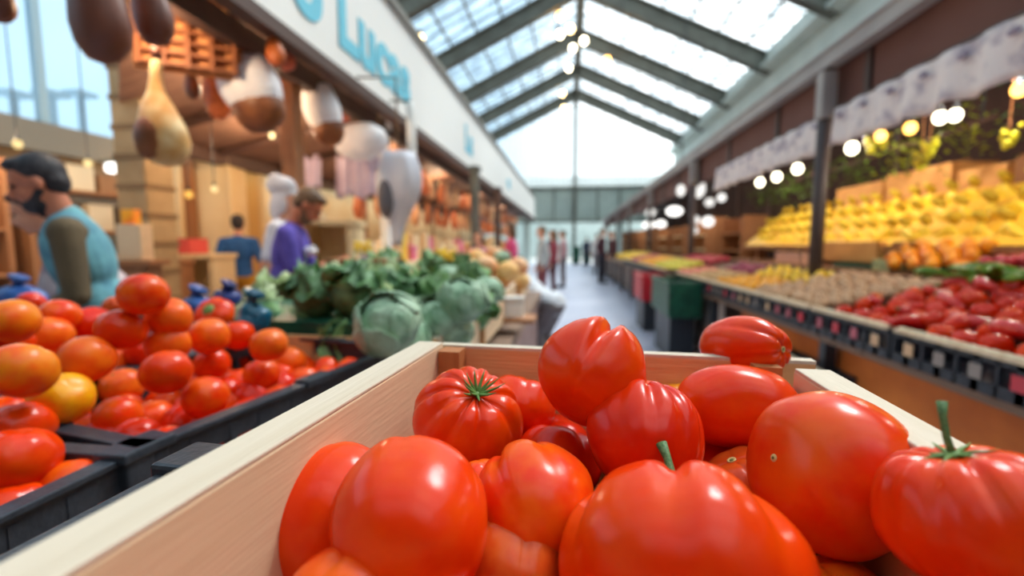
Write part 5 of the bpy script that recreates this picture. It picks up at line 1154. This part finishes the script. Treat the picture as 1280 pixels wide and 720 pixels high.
# ================================================================ PEOPLE
def remeshed(mb, name, m, voxel, smooth=6):
    me = mb.mesh(name + '_raw', m, True)
    o = bpy.data.objects.new('tmp', me); COL.objects.link(o)
    md = o.modifiers.new('r', 'REMESH'); md.mode = 'VOXEL'; md.voxel_size = voxel; md.use_smooth_shade = True
    sm = o.modifiers.new('s', 'SMOOTH'); sm.iterations = smooth; sm.factor = 0.5
    dg = bpy.context.evaluated_depsgraph_get(); out = bpy.data.meshes.new_from_object(o.evaluated_get(dg)); bpy.data.objects.remove(o)
    out.materials.clear(); out.materials.append(m)
    out.polygons.foreach_set('use_smooth', [True] * len(out.polygons)); return out
def person(label, x, y, face, skin, shirt, trousers, hair=None, h=1.75, lean=0.0, pitch=0.0, hyaw=0.0, sleeve='short', handR=None, handL=None, voxel=0.009,
           beard=False, hairlong=False, cap=None, vest=None, apron=None, shoes=None, group=None, z0=0.0, crouch=0.0):
    """local +Y is forward, +X is the person's right; FACE = world angle of the forward direction"""
    k = h / 1.75; fem = 0.95 if hairlong else 1.0
    rl = Matrix.Rotation(-lean, 3, 'X')
    hip = Vector((0, 0, 0.93 - crouch)); T = lambda p: hip + rl @ Vector(p)
    neck = T((0, 0.0, 0.53)); hd = Matrix.Rotation(-(lean * 0.55 + pitch), 3, 'X') @ Matrix.Rotation(hyaw, 3, 'Z')
    HC = neck + (Matrix.Rotation(-(lean * 0.7 + pitch * 0.5), 3, 'X') @ Vector((0, 0.035, 0.165)))
    Hd = lambda p: HC + hd @ Vector(p)
    def arm(sx, tgt):
        s = T((sx * 0.175 * fem, 0, 0.455)); a, b = 0.29, 0.255
        if tgt is None: tgt = s + Vector((sx * 0.05, 0.06, -0.50))
        tgt = Vector(tgt); d = tgt - s; L = min(d.length, a + b - 0.005); d.normalize(); tgt = s + d * L
        ca = (a * a + L * L - b * b) / (2 * a * L); ca = max(-1, min(1, ca)); perp = Vector((sx * 0.5, -0.6, -0.7)); perp = (perp - d * perp.dot(d)).normalized()
        e = s + d * (a * ca) + perp * (a * math.sqrt(1 - ca * ca)); return s, e, tgt
    AR = [arm(1, handR), arm(-1, handL)]
    def torso(mb, g=0.0, low=True):
        mb.ell(T((0, 0, 0.34)), (0.155 * fem + g, 0.105 + g, 0.20 + g), rl, 20, 14); mb.ell(T((0, 0.01, 0.15)), (0.138 * fem + g, 0.10 + g, 0.17 + g), rl, 20, 14)
        mb.cap2(T((-0.13 * fem, 0, 0.455)), T((0.13 * fem, 0, 0.455)), 0.062 + g, 0.062 + g); mb.cap2(T((0, 0, 0.44)), T((0, 0.0, 0.50)), 0.075 + g, 0.055 + g)
        if low: mb.ell(hip + Vector((0, 0, 0.0)), (0.165 + g, 0.115 + g, 0.13 + g), None, 20, 14)
    kn = 0.49 - crouch * 0.45; fk = crouch * 0.85
    def legs(mb, g=0.0, full=True):
        for sx in (-1, 1):
            A = hip + Vector((sx * 0.09, 0, -0.02)); K = Vector((sx * 0.10, 0.015 + fk, kn)); N = Vector((sx * 0.10, -0.01, 0.09))
            mb.cap2(A, K, 0.088 + g, 0.058 + g); mb.path([K, K * 0.65 + N * 0.35 + Vector((0, -0.012, 0)), N], [0.055 + g, 0.056 + g, 0.036 + g], 14); mb.ell(N, 0.036 + g)
            if full: mb.cap2(Vector((sx * 0.10, -0.02, 0.045)), Vector((sx * 0.115, 0.15, 0.035)), 0.038, 0.030)
    body = MB(); torso(body); legs(body)
    body.cap2(T((0, 0, 0.48)), HC + hd @ Vector((0, -0.02, -0.07)), 0.055, 0.052)
    body.ell(Hd((0, -0.012, 0.03)), (0.074, 0.094, 0.088), hd, 24, 16); body.ell(Hd((0, 0.022, -0.04)), (0.060, 0.070, 0.075), hd, 20, 14); body.ell(Hd((0, 0.062, -0.093)), (0.026, 0.02, 0.02), hd)
    body.path([Hd((0, 0.080, 0.025)), Hd((0, 0.096, -0.008)), Hd((0, 0.106, -0.03)), Hd((0, 0.088, -0.038))], [0.009, 0.011, 0.015, 0.010], 8)   # nose
    body.cap2(Hd((-0.034, 0.075, 0.03)), Hd((0.034, 0.075, 0.03)), 0.012, 0.012)                                                                   # brow
    body.cap2(Hd((-0.018, 0.082, -0.063)), Hd((0.018, 0.082, -0.063)), 0.009, 0.009)                                                               # lips
    for sx in (-1, 1): body.ell(Hd((sx * 0.078, -0.008, -0.008)), (0.010, 0.018, 0.031), hd); body.ell(Hd((sx * 0.035, 0.062, -0.03)), (0.022, 0.02, 0.022), hd)
    for sx, (s, e, w_) in ((1, AR[0]), (-1, AR[1])):
        body.cap2(s, e, 0.050, 0.038); body.cap2(e, w_, 0.038, 0.026); body.ell(s, 0.056)
        d = (w_ - e).normalized(); dn = Vector((0, 0, -1)); dn = (dn - d * dn.dot(d)); dn = dn.normalized() if dn.length > 0.1 else Vector((0, 1, 0)); sd = d.cross(dn)
        body.path([w_, w_ + d * 0.04, w_ + d * 0.085], [0.026, 0.037, 0.036], 12, flat=0.55); body.ell(w_ + d * 0.05, (0.03, 0.03, 0.02))
        for fi, (o_, L) in enumerate(((-0.028, 0.062), (-0.009, 0.074), (0.010, 0.070), (0.028, 0.055))):
            b0 = w_ + d * 0.082 + sd * o_; b1 = b0 + d * L * 0.5 + dn * 0.008 + sd * o_ * 0.15; b2 = b1 + d * L * 0.32 + dn * L * 0.38
            body.cap2(b0, b1, 0.0088, 0.0082, 8); body.cap2(b1, b2, 0.0082, 0.0068, 8)
        t0 = w_ + d * 0.03 - sd * sx * 0.028; body.cap2(t0, t0 + d * 0.03 - sd * sx * 0.022 + dn * 0.008, 0.011, 0.010, 8); body.cap2(t0 + d * 0.03 - sd * sx * 0.022 + dn * 0.008, t0 + d * 0.06 - sd * sx * 0.022 + dn * 0.02, 0.010, 0.008, 8)
    me = remeshed(body, 'person', skin, voxel, 3); o = bpy.data.objects.new('person', me); COL.objects.link(o); tag(o, label, 'person', group)
    o.location = (x, y, z0); o.rotation_euler = (0, 0, face - PI / 2); o.scale = (k, k, k)
    def child(mb, nm, m, vx=None, sm=4, rem=True):
        if rem: me_ = remeshed(mb, nm, m, vx or voxel * 1.1, sm)
        else: me_ = mb.mesh(nm, m, True)
        c = bpy.data.objects.new(nm, me_); COL.objects.link(c); c.parent = o; return c
    for sx in (-1, 1):
        e_ = MB(); e_.ell(Hd((sx * 0.030, 0.079, 0.008)), (0.011, 0.008, 0.008), hd, 12, 8); child(e_, 'eye', mat('eye_dark', (0.02, 0.015, 0.012), 0.2), rem=False)
    sh = MB(); torso(sh, 0.013)
    for (s, e, w_) in AR:
        end = e if sleeve == 'short' else w_
        if sleeve == 'short': sh.cap2(s, s + (e - s) * 0.82, 0.066, 0.056)
        else: sh.cap2(s, e, 0.064, 0.050); sh.cap2(e, e + (end - e) * 0.93, 0.050, 0.036)
    child(sh, 'shirt', shirt)
    tr = MB(); tr.ell(hip + Vector((0, 0, -0.01)), (0.178, 0.128, 0.13), None, 20, 14); legs(tr, 0.014, False); child(tr, 'trousers', trousers)
    for sx in (-1, 1):
        s_ = MB(); s_.cap2(Vector((sx * 0.10, -0.03, 0.048)), Vector((sx * 0.118, 0.16, 0.040)), 0.048, 0.040); child(s_, 'shoe', shoes or mat('shoe_dark', (0.03, 0.03, 0.035), 0.5), 0.012)
    if hair:
        hr = MB(); hr.ell(Hd((0, -0.030, 0.048)), (0.083, 0.096, 0.088), hd, 24, 16); hr.ell(Hd((0, -0.055, 0.0)), (0.074, 0.062, 0.075), hd, 20, 14); hr.ell(Hd((0, 0.035, 0.100)), (0.058, 0.045, 0.028), hd)
        if hairlong: hr.ell(Hd((0, -0.075, -0.06)), (0.085, 0.055, 0.13), hd, 20, 14); hr.ell(Hd((0.07, -0.03, -0.03)), (0.02, 0.05, 0.09), hd); hr.ell(Hd((-0.07, -0.03, -0.03)), (0.02, 0.05, 0.09), hd)
        child(hr, 'hair', hair, 0.009, 3)
    if beard:
        bd = MB(); bd.ell(Hd((0, 0.042, -0.085)), (0.058, 0.055, 0.045), hd, 18, 12); bd.cap2(Hd((0.062, 0.0, -0.035)), Hd((0.03, 0.06, -0.08)), 0.016, 0.02); bd.cap2(Hd((-0.062, 0.0, -0.035)), Hd((-0.03, 0.06, -0.08)), 0.016, 0.02); child(bd, 'beard', hair, 0.009, 3)
    if cap:
        cp_ = MB(); cp_.ell(Hd((0, -0.045, 0.115)), (0.105, 0.115, 0.085), hd, 24, 16); cp_.ell(Hd((0, -0.02, 0.06)), (0.086, 0.103, 0.05), hd, 24, 14); cp_.ell(Hd((0.03, -0.08, 0.16)), (0.06, 0.06, 0.05), hd); child(cp_, 'cap', cap, 0.009, 4)
    if vest:
        v_ = MB(); v_.ell(T((0, 0, 0.34)), (0.180, 0.132, 0.22), rl, 20, 14); v_.ell(T((0, 0.01, 0.12)), (0.166, 0.128, 0.18), rl, 20, 14); v_.cap2(T((-0.11, 0, 0.46)), T((0.11, 0, 0.46)), 0.080, 0.080); v_.cap2(T((0, -0.02, 0.47)), T((0, -0.01, 0.52)), 0.078, 0.068); child(v_, 'vest', vest)
    if apron:
        a_ = MB(); a_.ell(T((0, 0.075, 0.20)), (0.15, 0.065, 0.25), rl, 20, 14); a_.ell(hip + Vector((0, 0.06, -0.22)), (0.17, 0.09, 0.30), None, 20, 14); child(a_, 'apron', apron)
    return o
def fab(n, c, d=None): return mat('cloth_' + n, c, 0.85, d or tuple(v * 0.75 for v in c), 8, bump=0.25, bscale=30)
SK1 = mat('skin_tan', c8(186, 112, 84), 0.5, c8(196, 122, 92), 12, spec=0.3); SK2 = mat('skin_light', c8(222, 160, 130), 0.5, c8(228, 170, 140), 12, spec=0.3)
HB = mat('hair_black', c8(34, 32, 38), 0.6, c8(54, 50, 54), 40, (1, 1, 1), bump=0.5, bscale=80); HBR = mat('hair_brown', c8(96, 70, 50), 0.6, c8(124, 92, 64), 40, bump=0.5, bscale=80); HBL = mat('hair_blonde', c8(226, 206, 170), 0.6, c8(204, 180, 140), 40, bump=0.5, bscale=80)
WC = fab('white', c8(232, 230, 236)); DK = fab('dark', c8(44, 44, 58))
def foot(px, w, py=330): p = V(px, py, w); return p.x, p.y
# F: world direction the person faces (angle from +x)
x, y = foot(126, 2.1)
person('bearded man in teal vest and olive sleeves looking down behind the tomato heap', x, y, R(226), SK1, fab('olive', c8(96, 80, 56)), DK, HB, h=1.66, lean=R(12), pitch=R(16), sleeve='long', handR=(0.14, 0.26, 0.98), handL=(-0.12, 0.26, 0.96), voxel=0.007, beard=True, vest=fab('teal', c8(110, 168, 178), c8(70, 120, 140)))
x, y = foot(158, 2.7)
person('person in white and mauve top stooping behind the bearded man', x, y, R(222), SK2, fab('mauve', c8(206, 200, 206), c8(140, 100, 124)), fab('violet', c8(96, 76, 108)), HB, h=1.66, lean=R(33), pitch=R(5), sleeve='long', handR=(0.12, 0.5, 0.85), handL=(-0.12, 0.5, 0.85), voxel=0.009)
x, y = foot(-85, 2.0)
person('person in a dark maroon jacket cut by the picture edge', x, y, R(60), SK1, fab('maroon', c8(98, 52, 42), c8(60, 34, 34)), DK, HBR, h=1.52, lean=R(8), sleeve='long', handR=(0.25, 0.40, 1.1), voxel=0.009)
x, y = foot(300, 5.6)
person('person in blue shirt and ochre trousers seen from behind', x, y, R(124), SK2, fab('blue', c8(36, 92, 158)), fab('ochre', c8(206, 146, 40)), HB, h=1.62, voxel=0.011)
x, y = foot(351, 3.15)
person('man in purple T-shirt looking down at something in his hands', x, y, R(20), SK1, fab('purple', c8(104, 88, 186), c8(76, 62, 150)), fab('navy', c8(44, 38, 92)), HBR, h=1.68, lean=R(11), pitch=R(38), sleeve='short', handR=(0.08, 0.36, 1.16), handL=(-0.10, 0.38, 1.18), voxel=0.008, beard=True)
x, y = foot(346, 3.7)
person('person in puffy white cap standing behind the man in purple', x, y, R(20), SK2, WC, WC, WC, h=1.74, hairlong=True, cap=WC, lean=R(6), voxel=0.010)
x, y = foot(414, 4.7)
person('fair-haired person in white coat behind the pale cabinet', x, y, R(170), SK2, WC, WC, HBL, h=1.62, lean=R(10), pitch=R(15), hairlong=True, sleeve='long', voxel=0.011)
x, y = foot(446, 5.7)
person('person in dusty pink top beyond the aubergines', x, y, R(200), SK2, fab('dusty', c8(206, 140, 140)), DK, HBL, h=1.48, lean=R(10), sleeve='long', voxel=0.012)
x, y = foot(639, 6.9)
person('person in bright pink top near the end of the butcher counter', x, y, R(190), SK2, fab('pink', c8(226, 96, 142), c8(200, 50, 100)), DK, HBR, h=1.60, hairlong=True, voxel=0.013)
x, y = foot(600, 6.4)
person('person in pale pink top with dark belt bag behind the melons', x, y, R(250), SK2, fab('palepink', c8(232, 150, 170)), DK, HBR, h=1.45, hairlong=True, voxel=0.013)
x, y = foot(692, 4.3)
person('brown-haired shopper in white T-shirt bending over the melons', x, y, R(155), SK2, fab('greywhite', c8(226, 232, 240)), fab('grey', c8(116, 108, 110)), HBR, h=1.55, lean=R(62), pitch=R(2), sleeve='short', handR=(0.12, 0.55, 0.80), handL=(-0.12, 0.58, 0.82), voxel=0.010, crouch=0.16)
for (px, w, sh_, tr_, fa, h, lab, hl) in [(678, 9.0, c8(190, 200, 204), c8(120, 60, 70), 200, 1.62, 'walker in pale top beyond the bending shopper', False), (692, 10.5, c8(150, 60, 74), c8(90, 50, 58), 180, 1.6, 'walker in dark red top beside the market table', True),
        (704, 13.0, c8(196, 150, 156), c8(110, 100, 104), 170, 1.66, 'walker in rosy top at the aisle\'s middle', False), (752, 14.5, c8(72, 34, 44), c8(40, 36, 48), 20, 1.78, 'dark-clothed walker by the fruit stalls', False),
        (746, 19.0, c8(206, 200, 202), c8(150, 146, 152), 90, 1.75, 'walker in pale clothes near the open end of the aisle', False), (765, 17, c8(90, 52, 56), c8(50, 46, 54), 200, 1.75, 'walker in brown top in front of the far fruit stalls', False),
        (733, 27, c8(70, 76, 96), c8(50, 56, 70), 90, 1.72, 'tiny dark walker at the far doorway', False), (690, 20, c8(60, 60, 66), c8(60, 60, 70), 90, 1.75, 'dark walker far down the butcher side', False)]:
    x, y = foot(px, w); person(lab, x, y, R(fa), SK2, fab('w%d' % px, sh_), fab('t%d' % px, tr_), HBR, h=h, hairlong=hl, sleeve='long', voxel=0.016)
# phone-like packet held by the man in purple
t = thing('paper_packet', 'small crumpled white packet held by the man in purple', 'packet', V(388, 314, 3.15)); mb = MB(); mb.ell((0, 0, 0), (0.05, 0.04, 0.035), nu=18, nv=12)
for v in mb.v: v += v.normalized() * 0.010 * noise.noise(v * 40)
mb.build('paper', PAPER, t, smooth=True); MB().ell((0.02, 0, 0.028), (0.02, 0.02, 0.01)).build('fold', PAPER, t, smooth=True)
# dark green bins and hedge at the open far end
for i, px in enumerate((720, 727)):
    p = V(px, 320, 29.5); t = thing('waste_bin', ['dark green bin standing at the open far end of the hall', 'second dark green bin at the far end of the hall'][i], 'bin', (p.x + 0.3 * i, 29.4, 0)); MB().box((0, 0, 0.55), (0.5, 0.5, 1.1)).build('body', M_['green_plastic'], t, bevel=0.04); MB().box((0, 0, 1.12), (0.56, 0.56, 0.08)).build('lid', M_['green_plastic'], t, bevel=0.03)
# purge unused prototypes left at the origin
for o in [o for o in S.objects if o.parent is None and o.get('category') and not o.get('label')]:
    for c in list(o.children_recursive): bpy.data.objects.remove(c)
    bpy.data.objects.remove(o)
